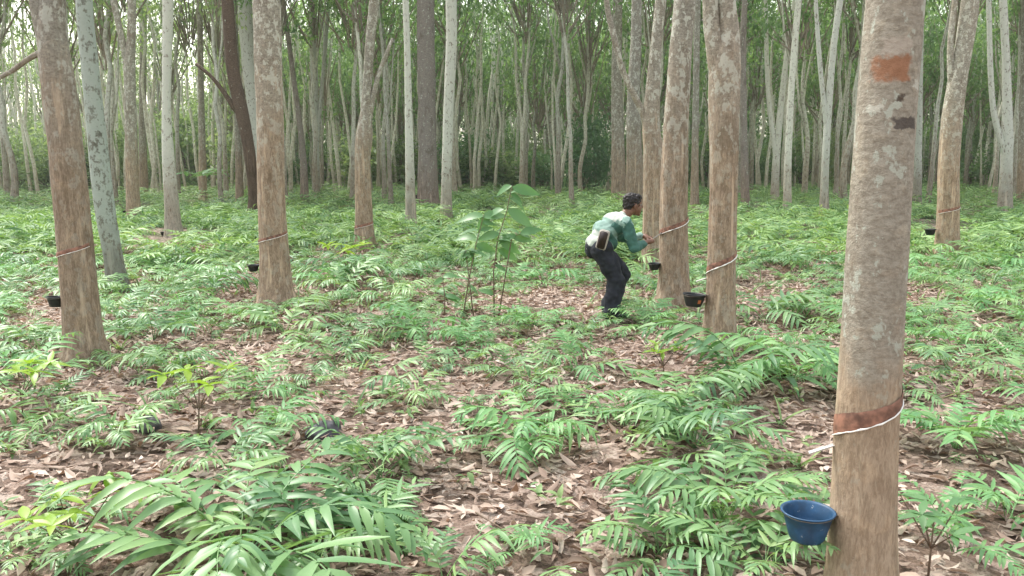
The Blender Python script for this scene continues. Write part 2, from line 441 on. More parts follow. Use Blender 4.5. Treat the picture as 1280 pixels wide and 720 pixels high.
# ------------------------------------------------------------------ trees
def crown_arrays(seed, rx, rz, nclump, nleaf, leaf, spread):
    g = np.random.default_rng(seed)
    d = g.normal(size=(nclump, 3)); d /= np.linalg.norm(d, axis=1)[:, None]
    c = d * (g.random((nclump, 1)) ** .45) * np.array([rx, rx, rz])
    idx = g.integers(0, nclump, nclump * nleaf)
    P = c[idx] + g.normal(size=(len(idx), 3)) * spread * np.array([1, 1, .6])
    n = len(idx)
    Mx = rotm(g.normal(-.5, .5, n), g.normal(0, .5, n), g.random(n) * 6.283, leaf * g.uniform(.7, 1.3, n))
    tv, tq = leaf_tpl(1, .42, .1, .2, 2)
    return c, scatter(tv, tq, Mx, P)

def crown_mesh(seed, mat, rx=2.6, rz=3.2, nclump=52, nleaf=36, leaf=.23, spread=.32, root=-3.4):
    c, (V, Q) = crown_arrays(seed, rx, rz, nclump, nleaf, leaf, spread)
    mb = MB(); g = random.Random(seed)
    for i in range(0, len(c), 3):
        e = Vector(c[i]); s = Vector((e.x * .12, e.y * .12, root + (e.z - root) * .3 * g.random()))
        m = s.lerp(e, .5) + Vector((0, 0, -.25)) * g.random()
        mb.tube([s, m, e], [.035, .022, .008], 5, False)
    tv = np.array(mb.v); tq = np.array(mb.f)
    A, B = join_np([(V, Q), (tv, tq)])
    me = np_mesh('crown', A, B, mi=np.r_[np.zeros(len(Q)), np.ones(len(tq))])
    me.materials.append(mat); me.materials.append(M['bark_far']); return me

CROWNS = [crown_mesh(40 + k, M['crown']) for k in range(4)]
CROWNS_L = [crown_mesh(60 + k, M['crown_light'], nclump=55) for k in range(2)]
CROWNS_NEAR = [crown_mesh(80 + k, M['crown'], nclump=16, nleaf=24, leaf=.2) for k in range(2)]

TREES = {}
def trunk_line(pts):
    """smooth resample (Catmull-Rom) of (x,y,z,r) control points"""
    out = []
    P = [np.array(p, float) for p in pts]
    P = [2 * P[0] - P[1]] + P + [2 * P[-1] - P[-2]]
    for i in range(1, len(P) - 2):
        ln = np.linalg.norm((P[i + 1] - P[i])[:3]); n = max(2, int(ln / trunk_line.step))
        for k in range(n):
            t = k / n
            q = .5 * (2 * P[i] + (P[i + 1] - P[i - 1]) * t + (2 * P[i - 1] - 5 * P[i] + 4 * P[i + 1] - P[i + 2]) * t * t + (3 * P[i] - P[i - 1] - 3 * P[i + 1] + P[i + 2]) * t ** 3)
            out.append(q)
    out.append(P[-2]); return out
trunk_line.step = .15

def photo_tree(key, path, mat, label, forks=(), H=14.0, light=False, flare=.22, name='rubber_tree', group='rubber trees of the plantation', sides=20, base_y=None, crown=True, step=.15, jit=.05):
    """path: photo points (px, py, width px) from the foot of the trunk upwards"""
    trunk_line.step = step
    b = G(path[0][0], path[0][1]); Y = b.y
    t = empty(name, b); tag(t, label, 'tree', group)
    def W(px, py, w):
        p = at(px, py, Y); dist = Y / CP
        return [p.x - b.x, 0.0, p.z - b.z, w * .475 * Y / F]
    pts = [W(*p) for p in path]
    pts[0][2] = 0.0
    r_ = random.Random(sum(ord(c) * (i + 3) for i, c in enumerate(key)))
    last, prev = np.array(pts[-1]), np.array(pts[-2])
    dirn = (last - prev)[:3]; dirn /= np.linalg.norm(dirn)
    dirn = dirn * .6 + np.array([0, 0, .4])
    top = last.copy(); z = last[2]; k = 0; Hc = max(H - 4.5, z + 1.2)
    while top[2] < Hc:
        top = top.copy(); st = min(1.2, Hc - top[2] + .05)
        top[:3] += dirn / dirn[2] * st + np.array([r_.uniform(-.06, .06), r_.uniform(-.08, .08), 0])
        top[3] *= .94; pts.append(list(top)); dirn = dirn * .7 + np.array([0, 0, .3])
    line = trunk_line(pts)
    line = [np.array([line[0][0], 0, -.2, line[0][3] * 1.15])] + line
    cen = [Vector(q[:3]) for q in line]
    rad = [max(.012, q[3]) * (1 + flare * math.exp(-max(0, q[2]) / .16)) for q in line]
    mb = MB(); mb.tube(cen, rad, sides, True, jit=jit, seed=r_.random() * 50)
    for fk in forks:
        fp = [W(*p) for p in fk]
        if fp[-1][2] > .5 * 3 and len(fk) > 2 or True:
            e = np.array(fp[-1]); d = np.array(fp[-1]) - np.array(fp[-2]); d /= np.linalg.norm(d[:3])
            if fk[-1][1] <= 5:
                for _ in range(3):
                    e = e.copy(); e[:3] += np.array([d[0] * .8, r_.uniform(-.2, .2), abs(d[2]) * 1.0 + .3]); e[3] *= .8; fp.append(list(e))
        fl = trunk_line(fp); mb.tube([Vector(q[:3]) for q in fl], [max(.008, q[3]) for q in fl], max(8, sides // 2), True, jit=jit, seed=r_.random() * 50)
    tl = cen[-1]
    for k in range(3):   # limbs into the crown
        a = 2.1 * k + r_.random(); e = tl + Vector((math.cos(a) * 1.1, math.sin(a) * 1.1, 2.2))
        mb.tube([tl - Vector((0, 0, .3)), tl.lerp(e, .5) + Vector((math.cos(a) * .2, math.sin(a) * .2, 0)), e], [rad[-1] * .8, rad[-1] * .55, rad[-1] * .25], 8, True)
    mb.build('trunk', mat, t)
    if crown:
        me = (CROWNS_L if light else (CROWNS_NEAR if Y < 26 else CROWNS))
        c = link('crown', me[r_.randrange(len(me))], t); c.location = tl + Vector((0, 0, 2.6)); c.rotation_euler = (0, 0, r_.random() * 6)
        s = r_.uniform(.85, 1.15); c.scale = (s, s, s)
    TREES[key] = dict(root=t, b=b, Y=Y, line=line, seed=0, top=tl)
    return t

def surf(key, px_frac, py, off=.004):
    """point on the camera side of the trunk: px_frac -1 (left edge) .. 1 (right edge)"""
    d = TREES[key]; a = math.asin(max(-1, min(1, px_frac)))
    return surf_a(key, a, at(640, py, d['Y']).z - d['b'].z, off)

def surf_a(key, a, z, off=.004):
    d = TREES[key]; L = d['line']
    for i in range(len(L) - 1):
        if L[i + 1][2] >= z: break
    q = L[i] + (L[i + 1] - L[i]) * ((z - L[i][2]) / max(1e-6, L[i + 1][2] - L[i][2]))
    r = q[3] * (1 + .22 * math.exp(-max(0, z) / .16)) * 1.03 + off
    return Vector((q[0] + math.sin(a) * r, q[1] - math.cos(a) * r, z))

def tapping(key, yl0, yl1, yr0, yr1, a0=-1.75, a1=1.45, line_w=.005, curve=.0, spout=True, band=True, latex=True):
    """spiral cut: band between upper (0) and lower (1) edge, left (l) and right (r) photo rows; latex runs on its lower lip"""
    d = TREES[key]; z = lambda py: at(640, py, d['Y']).z - d['b'].z
    n, m = 22, 5
    mb = MB(); V = []; low = []
    for i in range(n + 1):
        u = i / n; a = a0 + (a1 - a0) * u
        zu = z(yl0) + (z(yr0) - z(yl0)) * u; zl = z(yl1) + (z(yr1) - z(yl1)) * u
        for j in range(m + 1):
            v = j / m; zz = zu + (zl - zu) * v + (.010 if j == 0 else .003) * noise.noise(Vector((a * 5, j * .7, 3)))
            V.append(surf_a(key, a, zz, .003 if 0 < j < m else .0005))
        low.append(surf_a(key, a, zl - line_w * .5, .004))
    fs = [(i * (m + 1) + j, (i + 1) * (m + 1) + j, (i + 1) * (m + 1) + j + 1, i * (m + 1) + j + 1) for i in range(n) for j in range(m)]
    mb.add(V, fs)
    if band: mb.build('tapping_cut', M['cut'], d['root'])
    if latex:
        m2 = MB(); m2.tube([p + Vector((0, 0, line_w * .7 * noise.noise(Vector((i * .7, key.__len__(), 2))))) for i, p in enumerate(low)], [line_w * max(.3, .62 + .55 * noise.noise(Vector((i * .55, 5, 1)))) for i in range(len(low))], 8)
        m2.build('latex_line', M['latex'], d['root'])
    if spout:
        p = surf_a(key, a0, low[0].z - .035, -.01); dr = Vector((-1, -.12, -.28)).normalized()
        m3 = MB(); sd = dr.cross(Vector((0, 0, 1))).normalized(); up = sd.cross(dr)
        V = []; 
        for i in range(4):
            c = p + dr * (.11 * i / 3)
            for k in range(7):
                a = math.pi + math.pi * k / 6; V.append(c + sd * math.cos(a) * .011 + up * math.sin(a) * .009)
            for k in range(6, -1, -1):
                a = math.pi + math.pi * k / 6; V.append(c + sd * math.cos(a) * .009 + up * (math.sin(a) * .007 + .001))
        fs = [(i * 14 + k, i * 14 + (k + 1) % 14, (i + 1) * 14 + (k + 1) % 14, (i + 1) * 14 + k) for i in range(3) for k in range(14)]
        m3.add(V, fs); m3.build('spout', M['metal'], d['root'])

# --- the big tree in front (its own material carries the scraped patches)
b10 = G(1076, 742); Y10 = b10.y
def lx(px, py): return at(px, py, Y10).x - b10.x
def lz(py): return at(640, py, Y10).z - b10.z
M['bark_front'] = bark_mat('front_bark', (.47, .36, .26), (.385, .35, .29), .26, (.47, .49, .42), h0=.85, h1=1.25, dark=.62,
    patches=[(lx(1084, 90), lx(1122, 90), lz(104), lz(74), (.37, .165, .085), .010),
             (lx(1101, 155), lx(1134, 155), lz(163), lz(149), (.085, .07, .065), .004),
             (lx(1090, 62), lx(1122, 62), lz(72), lz(52), (.50, .43, .36), .010),
             (lx(1078, 137), lx(1088, 137), lz(143), lz(131), (.62, .60, .52), .003),
             (lx(1127, 108), lx(1136, 108), lz(114), lz(103), (.62, .60, .52), .003),
             (lx(1104, 126), lx(1113, 126), lz(129), lz(122), (.09, .065, .05), .003)])
photo_tree('T10', [(1076, 742, 92), (1079, 640, 86), (1083, 540, 82), (1090, 420, 80), (1097, 300, 77), (1107, 150, 73), (1119, 0, 70), (1126, -110, 68)],
           M['bark_front'], 'large foreground rubber tree with an orange scar, dark cut and white latex line', sides=64, step=.03, jit=.034, H=15, flare=.16)
photo_tree('T1', [(107, 449, 54), (103, 410, 47), (95, 320, 44), (84, 200, 42), (73, 110, 41), (66, 50, 36), (66, 0, 30), (68, -60, 28)], M['bark'],
           'brown rubber tree nearest on the left, leaning, with a low reddish cut', forks=[[(70, 80, 30), (57, 40, 25), (48, 0, 22)], [(60, 62, 10), (38, 72, 7), (16, 88, 6), (-6, 100, 5)]], sides=40, step=.04, jit=.065, flare=.32)
photo_tree('T9', [(898, 433, 46), (900, 400, 40), (902, 330, 37), (905, 220, 36), (905, 130, 39), (906, 80, 38), (911, 40, 26), (908, 0, 22), (907, -60, 20)], M['bark_red'],
           'forked rubber tree with white latex streak, right of the tree the man taps', forks=[[(900, 95, 26), (893, 55, 22), (888, 0, 20)]], sides=40, step=.04, jit=.065, flare=.32)
photo_tree('T8', [(841, 386, 46), (842, 345, 40), (842, 280, 37), (844, 180, 33), (850, 80, 29), (856, 0, 27)], M['bark_red'],
           'reddish brown rubber tree that the man is tapping', sides=36, step=.05, jit=.065, flare=.32)
photo_tree('T2', [(346, 380, 48), (344, 340, 40), (340, 260, 36), (337, 130, 34), (333, 0, 33)], M['bark_red'],
           'thick reddish brown rubber tree left of centre with a pale diagonal latex streak', sides=36, step=.05, jit=.065, flare=.32)
photo_tree('T3', [(148, 364, 30), (143, 330, 24), (131, 260, 25), (122, 180, 24), (112, 80, 21), (105, 0, 20)], M['bark_green'],
           'pale green lichen covered tree just right of the leaning left foreground tree', sides=20, name='lichen_tree')
photo_tree('T4', [(168, 279, 20), (166, 240, 17), (164, 170, 15), (162, 90, 14), (164, 50, 11), (165, 0, 10)], M['bark'],
           'slender forked rubber tree behind the pale lichen tree', forks=[[(162, 95, 10), (155, 60, 8), (142, 0, 8)]], light=True)
photo_tree('T5', [(218, 296, 23), (215, 260, 19), (210, 190, 15), (208, 120, 11), (210, 0, 13)], M['bark_pale'],
           'pale topped rubber tree with brown foot, between the lichen tree and the dark leaning trunk', light=True)
photo_tree('T13', [(316, 277, 17), (317, 240, 14), (311, 185, 15), (300, 130, 17), (290, 80, 16), (284, 0, 15)], M['bark_dark'],
           'dark brown leaning trunk curving left just behind the thick reddish tree', forks=[[(297, 140, 8), (268, 100, 5), (245, 80, 4)]], name='leaning_tree')
photo_tree('T14', [(331, 262, 22), (322, 160, 20), (312, 80, 19), (306, 0, 18)], M['bark_pale'], 'pale grey trunk half hidden behind the thick reddish tree', light=True)
photo_tree('T6', [(456, 312, 28), (455, 270, 23), (453, 205, 20), (455, 172, 22), (458, 130, 13), (462, 60, 12), (468, 0, 13)], M['bark'],
           'rubber tree with a swollen knot halfway up and pale upper stem, left of centre', forks=[[(456, 165, 12), (472, 98, 6), (482, 70, 5), (491, 48, 4)]])
photo_tree('T15', [(514, 289, 16), (513, 240, 13), (511, 150, 10), (509, 60, 8), (507, 0, 8)], M['bark_pale'], 'slim pale rubber tree touching the left side of the thick grey trunk')
photo_tree('T7', [(536, 266, 36), (535, 240, 28), (534, 160, 23), (533, 95, 23), (532, 0, 22)], M['bark_grey'], 'thick straight grey trunk in the centre background, the widest of the far trunks')
photo_tree('T16', [(558, 281, 18), (558, 240, 14), (560, 150, 13), (564, 60, 14), (564, 0, 14)], M['bark_pale'], 'mottled pale trunk touching the right side of the thick grey trunk')
photo_tree('T17', [(818, 335, 36), (817, 300, 30), (817, 200, 27), (814, 150, 22), (820, 60, 15), (826, 0, 14)], M['bark_red'],
           'rubber tree standing directly behind the tapped tree, partly hidden by it', forks=[[(812, 170, 12), (803, 140, 9), (779, 90, 8), (766, 40, 8), (758, 0, 7)]])
photo_tree('T18', [(795, 275, 26), (793, 200, 21), (792, 120, 17), (795, 50, 14), (796, 0, 13)], M['bark_red'], 'brown trunk rising right behind the head of the man, left of the tapped pair')
photo_tree('T19', [(774, 256, 22), (773, 200, 18), (771, 100, 14), (772, 0, 12)], M['bark_red'], 'brown trunk at the left edge of the dense clump behind the man')
photo_tree('T11', [(1184, 319, 32), (1185, 280, 28), (1186, 210, 26), (1190, 150, 25), (1199, 90, 22), (1208, 40, 22), (1213, 0, 21)], M['bark'],
           'crooked rubber tree bending right, right of the large foreground trunk', forks=[[(1191, 130, 10), (1188, 60, 8), (1194, 0, 7)]])
photo_tree('T12', [(1256, 273, 20), (1257, 230, 16), (1259, 170, 14), (1258, 90, 10), (1254, 0, 9)], M['bark_pale'], 'slender pale tree second from the right edge of the view', forks=[[(1258, 200, 9), (1241, 130, 7), (1236, 0, 6)]])
photo_tree('T20', [(1030, 276, 14), (1031, 220, 10), (1036, 130, 9), (1042, 60, 8), (1050, 0, 8)], M['bark_pale'], 'slim pale tree left of the large foreground trunk, leaning right', forks=[[(1034, 165, 7), (1025, 80, 6), (1020, 0, 5)]])
photo_tree('T21', [(984, 268, 12), (985, 200, 9), (990, 100, 8), (998, 0, 8)], M['bark_pale'], 'thin pale tree between the forked tree and the slim leaning one')
photo_tree('T22', [(968, 256, 12), (971, 190, 9), (981, 90, 7), (994, 0, 7)], M['bark_pale'], 'thin grey tree leaning right, first thin trunk right of the forked tree and its neighbours', forks=[[(970, 200, 7), (960, 110, 6), (957, 0, 5)]])
photo_tree('T23', [(1277, 262, 14), (1278, 200, 11), (1280, 100, 9), (1282, 0, 9)], M['bark'], 'brown trunk cut by the right edge of the view')
photo_tree('T24', [(395, 250, 11), (395, 180, 8), (393, 100, 9), (391, 0, 10)], M['bark_pale'], 'thin pale tree right of the thick reddish tree, left of the knotted tree', forks=[[(395, 190, 6), (404, 90, 5), (411, 0, 5)]])
photo_tree('T25', [(381, 256, 12), (379, 200, 9), (374, 150, 7), (362, 60, 6), (354, 0, 5)], M['bark_grey'], 'thin dark tree leaning left beside the thick reddish tree')
photo_tree('T26', [(682, 234, 14), (683, 180, 9), (688, 90, 8), (692, 0, 7)], M['bark_red'], 'brown footed tree with two stems in the centre gap', forks=[[(688, 200, 7), (697, 140, 6), (708, 80, 5), (717, 30, 4)]])
photo_tree('T27', [(491, 238, 8), (492, 200, 6), (488, 130, 6), (490, 0, 5)], M['bark_pale'], 'very thin pale stem between the knotted tree and the grey trunk')
photo_tree('T28', [(180, 246, 12), (178, 150, 9), (180, 0, 8)], M['bark'], 'thin brown trunk just right of the slender forked tree on the left', light=True)
photo_tree('T29', [(254, 252, 11), (252, 150, 8), (249, 0, 7)], M['bark'], 'thin trunk left of the dark leaning trunk', light=True)
photo_tree('T30', [(300, 256, 11), (297, 150, 8), (292, 0, 8)], M['bark'], 'thin trunk close to the foot of the dark leaning trunk', light=True)
photo_tree('T31', [(868, 262, 12), (869, 180, 9), (872, 0, 8)], M['bark'], 'thin dark trunk seen between the tapped tree and the forked tree')
photo_tree('T32', [(932, 262, 12), (930, 180, 9), (929, 60, 8), (931, 0, 7)], M['bark_grey'], 'thin grey trunk just right of the forked tree')
photo_tree('T33', [(1146, 262, 12), (1148, 180, 9), (1151, 0, 8)], M['bark_pale'], 'thin pale trunk peeping out right of the large foreground trunk')

# --- far trees: copies of a few, standing in rows
PROTO = []
for k in range(7):
    r_ = random.Random(900 + k)
    t = empty('plantation_tree', (0, 0, -60))
    pts = [[0, 0, 0, .15], [r_.uniform(-.1, .1), r_.uniform(-.1, .1), 1.5, .115]]
    x = y = 0.0; lean = r_.uniform(-.09, .09)
    for z in range(3, 11, 1):
        x += lean + r_.uniform(-.2, .2); y += r_.uniform(-.08, .08)
        pts.append([x, y, z, .115 * (1 - .055 * z)])
    trunk_line.step = .45
    ln = trunk_line(pts); ln = [np.array([0, 0, -.3, .17])] + ln
    mb = MB(); mb.tube([Vector(q[:3]) for q in ln], [q[3] * (1 + .25 * math.exp(-max(0, q[2]) / .2)) for q in ln], 9, True, jit=.07, seed=k * 7)
    tl = Vector(ln[-1][:3])
    if k % 3 != 0:
        i = r_.randint(6, 13); s = Vector(ln[i][:3]); a = r_.choice([-1, 1]) * r_.uniform(.3, .6)
        e1 = s + Vector((a * 1.2, r_.uniform(-.3, .3), 1.8)); e2 = e1 + Vector((a * .8, 0, 3))
        mb.tube([s, e1, e2], [ln[i][3] * .75, ln[i][3] * .55, .03], 7, True)
    for q in range(3):
        a = 2.1 * q + r_.random(); e = tl + Vector((math.cos(a), math.sin(a), 1.9))
        mb.tube([tl - Vector((0, 0, .3)), e], [.05, .02], 6, True)
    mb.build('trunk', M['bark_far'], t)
    PROTO.append((t, tl))

occupied = [(d['b'].x, d['b'].y) for d in TREES.values()]
far_n = 0
def far_tree(x, y, light, low):
    global far_n
    t0, tl = PROTO[far_n % 7]
    t = copy_tree(t0)
    t.location = (x, y, float(gh(x, y))); s = random.uniform(.7, 1.1)
    t.scale = (s, s, random.uniform(.85, 1.15)); t.rotation_euler = (0, 0, random.choice([0, math.pi]) + random.uniform(-.5, .5))
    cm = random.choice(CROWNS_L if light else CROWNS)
    c = link('crown', cm, t); c.location = tl + Vector((0, 0, 1.6 - low)); c.rotation_euler = (0, 0, random.random() * 6.28)
    c.scale = (1.1, 1.1, random.uniform(1.0, 1.5))
    side = 'left' if x / y < -.2 else ('right' if x / y > .2 else 'middle')
    dist = 'nearer' if y < 45 else 'farther'
    tag(t, {'left': 'slim pale rubber tree among the many in the bright left background rows',
            'middle': 'slim pale rubber tree among the many in the middle background rows',
            'right': 'slim pale rubber tree among the many in the shady right background rows'}[side], 'tree', 'far rubber trees in the %s background' % side)
    far_n += 1

y = 31.0; row = 0
while y < 84:
    hw = .68 * y + 3
    x = -hw + random.uniform(0, 3)
    while x < hw:
        xx, yy = x + random.uniform(-.7, .7), y + random.uniform(-1.2, 1.2)
        left_gap = xx / yy < -.33 and yy > 42
        ok = all((xx - a) ** 2 + (yy - b) ** 2 > 3.2 for a, b in occupied)
        px = 640 + xx / yy * F
        if y < 37 and random.random() < .45: ok = False
        if ok and not (left_gap and random.random() < .6) and far_n < 262:
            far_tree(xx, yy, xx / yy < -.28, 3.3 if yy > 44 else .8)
        x += random.uniform(2.1, 4.2) * (1 if y < 60 else 1.25)
    y += 3.7
for t0, _ in PROTO:
    for ch in list(t0.children): bpy.data.objects.remove(ch)
    bpy.data.objects.remove(t0)

# --- shrubs under the far trees
def shrub_mesh(seed, n=60, rx=1.2, rz=1.5, leaf=.2, nl=34, mat='shrub', spread=.26):
    c, (V, Q) = crown_arrays(seed, rx, rz, n, nl, leaf, spread)
    V = V + np.array([0, 0, rz + .15]); c = c + np.array([0, 0, rz + .15])
    keep = None
    mb = MB()
    for i in range(0, len(c), 5):
        e = Vector(c[i]); mb.tube([(0, 0, -.1), (e.x * .3, e.y * .3, e.z * .5), e], [.03, .02, .006], 5, False)
    return (V, Q), (np.array(mb.v), np.array(mb.f))
SHRUB = {}
def shrub(x, y, s, sz, mat, label, group, k):
    if (k, mat) not in SHRUB:
        f, st = shrub_mesh(700 + k)
        a = np_mesh('foliage', *f); a.materials.append(M[mat])
        b = np_mesh('stem', *st); b.materials.append(M['twig']); SHRUB[(k, mat)] = (a, b)
    t = empty('shrub', (x, y, float(gh(x, y))), random.random() * 6.28); t.scale = (s, s, sz)
    link('foliage', SHRUB[(k, mat)][0], t); link('stem', SHRUB[(k, mat)][1], t)
    tag(t, label, 'shrub', group); return t
def SH(px, Y, s, sz, mat, label, group=None, k=0):
    shrub((px - 640) / F * Y * CP, Y, s, sz, mat, label, group, k)
SH(728, 44, 1.25, 1.35, 'shrub', 'dense dark green shrub in the centre gap left of the clump of trunks', None, 0)
SH(745, 50, 1.2, 1.6, 'shrub', 'tall dark shrub behind the dense shrub in the centre gap', None, 1)
for i in range(120):
    px = random.uniform(-60, 1340); Y = random.uniform(48, 84); left = px < 330
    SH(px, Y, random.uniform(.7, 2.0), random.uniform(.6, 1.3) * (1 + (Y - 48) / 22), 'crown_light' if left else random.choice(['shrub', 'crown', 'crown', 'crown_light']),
       'shrub with sunlit yellow green put into its leaf colour under the bright left background trees' if left else 'green shrub under the shady background trees',
       'shrubs under the left background trees' if left else 'shrubs under the background trees', i % 4)

# --- the wood beyond as one mass
g = np.random.default_rng(5)
parts = []
tv, tq = leaf_tpl(1, .5, .1, .2, 1)
for (n, y0, y1, z0, z1, sz) in ((150000, 80, 108, .2, 14, .5), (40000, 84, 118, 9, 26, .55)):
    nc = n // 26
    cy = g.uniform(y0, y1, nc); cx = g.uniform(-.75, .75, nc) * cy; cz = g.uniform(z0, z1, nc)
    keepc = ~((cx / cy < -.28) & (cz > 7) & (g.random(nc) < .85))
    cx, cy, cz = cx[keepc], cy[keepc], cz[keepc]; nc = len(cx)
    idx = g.integers(0, nc, n)
    P = np.stack([cx[idx], cy[idx], np.maximum(.2, cz[idx])], 1) + g.normal(size=(n, 3)) * np.array([1.1, 1.1, .8])
    parts.append(scatter(tv, tq, rotm(g.normal(-.5, .6, n), g.normal(0, .6, n), g.random(n) * 6.283, sz * g.uniform(.7, 1.3, n)), P))
tag(link('distant_wood', np_mesh('distant_wood', *join_np(parts)), None, M['wood_leaf']), 'hazy green mass of foliage closing the view behind the far trunks', 'distant wood', None, 'stuff')

CLEAR = [(71, 388, 22, 24), (318, 345, 14, 18), (818, 345, 16, 16), (1163, 298, 12, 14), (205, 298, 10, 9), (156, 270, 8, 7), (360, 450, 110, 30), (440, 525, 100, 42), (187, 545, 22, 14), (300, 440, 60, 22), (700, 640, 120, 60), (560, 660, 70, 50), (60, 600, 75, 45), (90, 480, 50, 25),
         (985, 530, 60, 50), (1170, 620, 80, 45), (940, 375, 45, 18), (780, 450, 60, 24), (650, 385, 60, 14), (200, 600, 40, 30), (700, 345, 40, 10), (610, 600, 50, 25),
         (1010, 660, 45, 45), (1083, 620, 70, 140), (868, 392, 34, 24), (100, 440, 36, 22), (345, 375, 34, 16), (752, 375, 34, 22), (600, 400, 30, 10)]

mb = MB()
for i in range(760):
    yv = random.uniform(42, 98); xv = random.uniform(-.72, .72) * yv; z0 = float(gh(xv, yv)); r0 = random.uniform(.06, .125)
    q = [Vector((xv, yv, z0 - .2))]
    for k in range(7): q.append(q[-1] + Vector((random.uniform(-.32, .32), 0, 2.0)))
    mb.tube(q, [r0 * (1 - .1 * k) for k in range(8)], 6, False)
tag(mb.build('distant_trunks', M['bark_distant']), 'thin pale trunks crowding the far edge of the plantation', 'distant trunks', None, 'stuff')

# ------------------------------------------------------------------ leaf litter
n = 62000
v = g.random(n); yy = np.sqrt(2.3 ** 2 + v * (17.0 ** 2 - 2.3 ** 2)); xx = g.uniform(-.72, .72, n) * yy
zz = gh(xx, yy) + .008 + g.random(n) ** 2 * .035
tv1, tq1 = leaf_tpl(1, .40, .18, .1, 3); tv2, tq2 = leaf_tpl(1, .36, -.25, -.22, 3); tv3, tq3 = leaf_tpl(1, .27, .7, .4, 3)
parts = []
for k, (tv, tq) in enumerate(((tv1, tq1), (tv2, tq2), (tv3, tq3))):
    s = slice(k, None, 3); m = len(xx[s])
    sz = np.clip(g.normal(.070, .026, m), .03, .15)
    parts.append(scatter(tv, tq, rotm(g.normal(0, .28, m), g.normal(0, .32, m), g.random(m) * 6.283, sz), np.stack([xx[s], yy[s], zz[s]], 1)))
tag(link('leaf_litter', np_mesh('leaf_litter', *join_np(parts)), None, M['litter']), 'dry brown and pinkish fallen leaves covering the ground between the ferns', 'leaf litter', None, 'stuff')
mb = MB()
for i in range(420):
    y0 = math.sqrt(random.uniform(2.6 ** 2, 13 ** 2)); x0 = random.uniform(-.68, .68) * y0; a = random.random() * 6.28; l = random.uniform(.1, .45)
    p0 = Vector((x0, y0, 0)); p2 = p0 + Vector((math.cos(a), math.sin(a), 0)) * l; p1 = p0.lerp(p2, .5) + Vector((random.uniform(-.03, .03), random.uniform(-.03, .03), 0))
    for p in (p0, p1, p2): p.z = float(gh(p.x, p.y)) + .02 + random.random() * .02
    mb.tube([p0, p1, p2], [.005, .004, .002], 5, True)
tag(mb.build('fallen_twigs', M['twig']), 'thin dry twigs strewn through the leaf litter', 'twigs', None, 'stuff')

# ------------------------------------------------------------------ ferns
FERN_GROUP = 'fern clumps on the plantation floor'
placed = []
def fern(p, size, label, group, bright=False, detail=True, n=8, seed=0, az=None, spread=1.0):
    r_ = random.Random(seed)
    t = empty('fern', p, r_.random() * 6.28)
    tag(t, label, 'fern', group)
    if detail:
        for j in range(n):
            k = r_.randrange(8)
            f = link('frond', frond_me(k, bright), t)
            a = 2 * math.pi * j / n + r_.uniform(-.35, .35); s = size * r_.uniform(.75, 1.15)
            f.rotation_euler = (R(r_.uniform(-20, 15)), 0, a); f.scale = (s, s, s)
            f.location = (r_.uniform(-.02, .02), r_.uniform(-.02, .02), 0)
    else:
        k = r_.randrange(7, 10) if bright else r_.randrange(7)
        o = bpy.data.objects.new('fern', FERN_ME[k]); COL.objects.link(o)
        o.location = p; o.rotation_euler = (0, 0, r_.random() * 6.28); o.scale = (size, size, size * r_.uniform(.85, 1.15))
        tag(o, label, 'fern', group); bpy.data.objects.remove(t); t = o
    placed.append((p.x, p.y, size * (1.35 if detail and seed < 100 else 1))); return t

NAMED = [
 (300, 712, 1.45, 13, 0, 'largest fern, spreading bluish green fronds at the bottom left edge'),
 (395, 700, .95, 9, 0, 'fern with long drooping leaflets touching the right side of the largest fern'),
 (475, 600, .85, 10, 0, 'low wide fern above and right of the largest bottom left fern'),
 (655, 560, .9, 10, 1, 'bright fresh green fern in the lower centre of the view'),
 (720, 520, .7, 8, 1, 'bright feathery fern just behind the fresh green fern of the lower centre'),
 (870, 560, 1.0, 11, 0, 'dark hearted fern with fronds hanging down, in front of the forked tree'),
 (925, 486, 1.45, 9, 0, 'tall fern arching two long fronds between the forked tree and the large foreground trunk'),
 (988, 480, 1.25, 9, 1, 'pale arching fern touching the left side of the large foreground trunk'),
 (848, 520, 1.05, 9, 0, 'fern with lifted fronds left of the dark hearted fern'),
 (905, 655, 1.0, 11, 0, 'lush fern just left of the blue bowl'),
 (960, 715, .8, 9, 0, 'fern under the blue bowl at the bottom edge'),
 (285, 588, .72, 8, 0, 'fern with drooping fronds left of centre, behind the largest fern'),
 (150, 548, .66, 8, 0, 'low fern with pointed fronds beside the dark stone at the left'),
 (60, 655, .6, 7, 0, 'thin sparse fern in the dry leaves at the left edge'),
 (515, 505, .72, 8, 0, 'dark fern with comb like frond in the middle of the litter'),
 (1185, 465, .85, 9, 0, 'fern right of the large foreground trunk at latex cut height, beneath the pale stick'),
 (1195, 560, .9, 10, 1, 'light green fern right of the large foreground trunk, level with its cut'),
 (1262, 650, .75, 8, 1, 'fern at the right edge low down'),
 (215, 470, .8, 10, 0, 'wide fern at the right foot of the leaning left tree'),
 (420, 458, .75, 9, 0, 'fern in front of the thick reddish tree'),
 (735, 420, .62, 8, 0, 'fern at the feet of the man'),
 (768, 402, .5, 7, 1, 'small fern covering the boot of the man'),
 (38, 428, .8, 9, 0, 'fern at the left edge below the black bowl'),
 (985, 390, .75, 9, 0, 'fern between the forked tree and the large foreground trunk, farther back than the arching one'),
 (640, 690, .42, 6, 1, 'small yellowish fern alone in the litter at the bottom centre'),
 (825, 700, .7, 8, 0, 'narrow fern with upright fronds left of the lush fern by the bowl'),
 (1225, 390, .95, 9, 1, 'bright fern mound behind the pale stick on the right'),
 (1150, 400, .8, 9, 0, 'fern touching the right side of the large foreground trunk, level with the mound'),
]
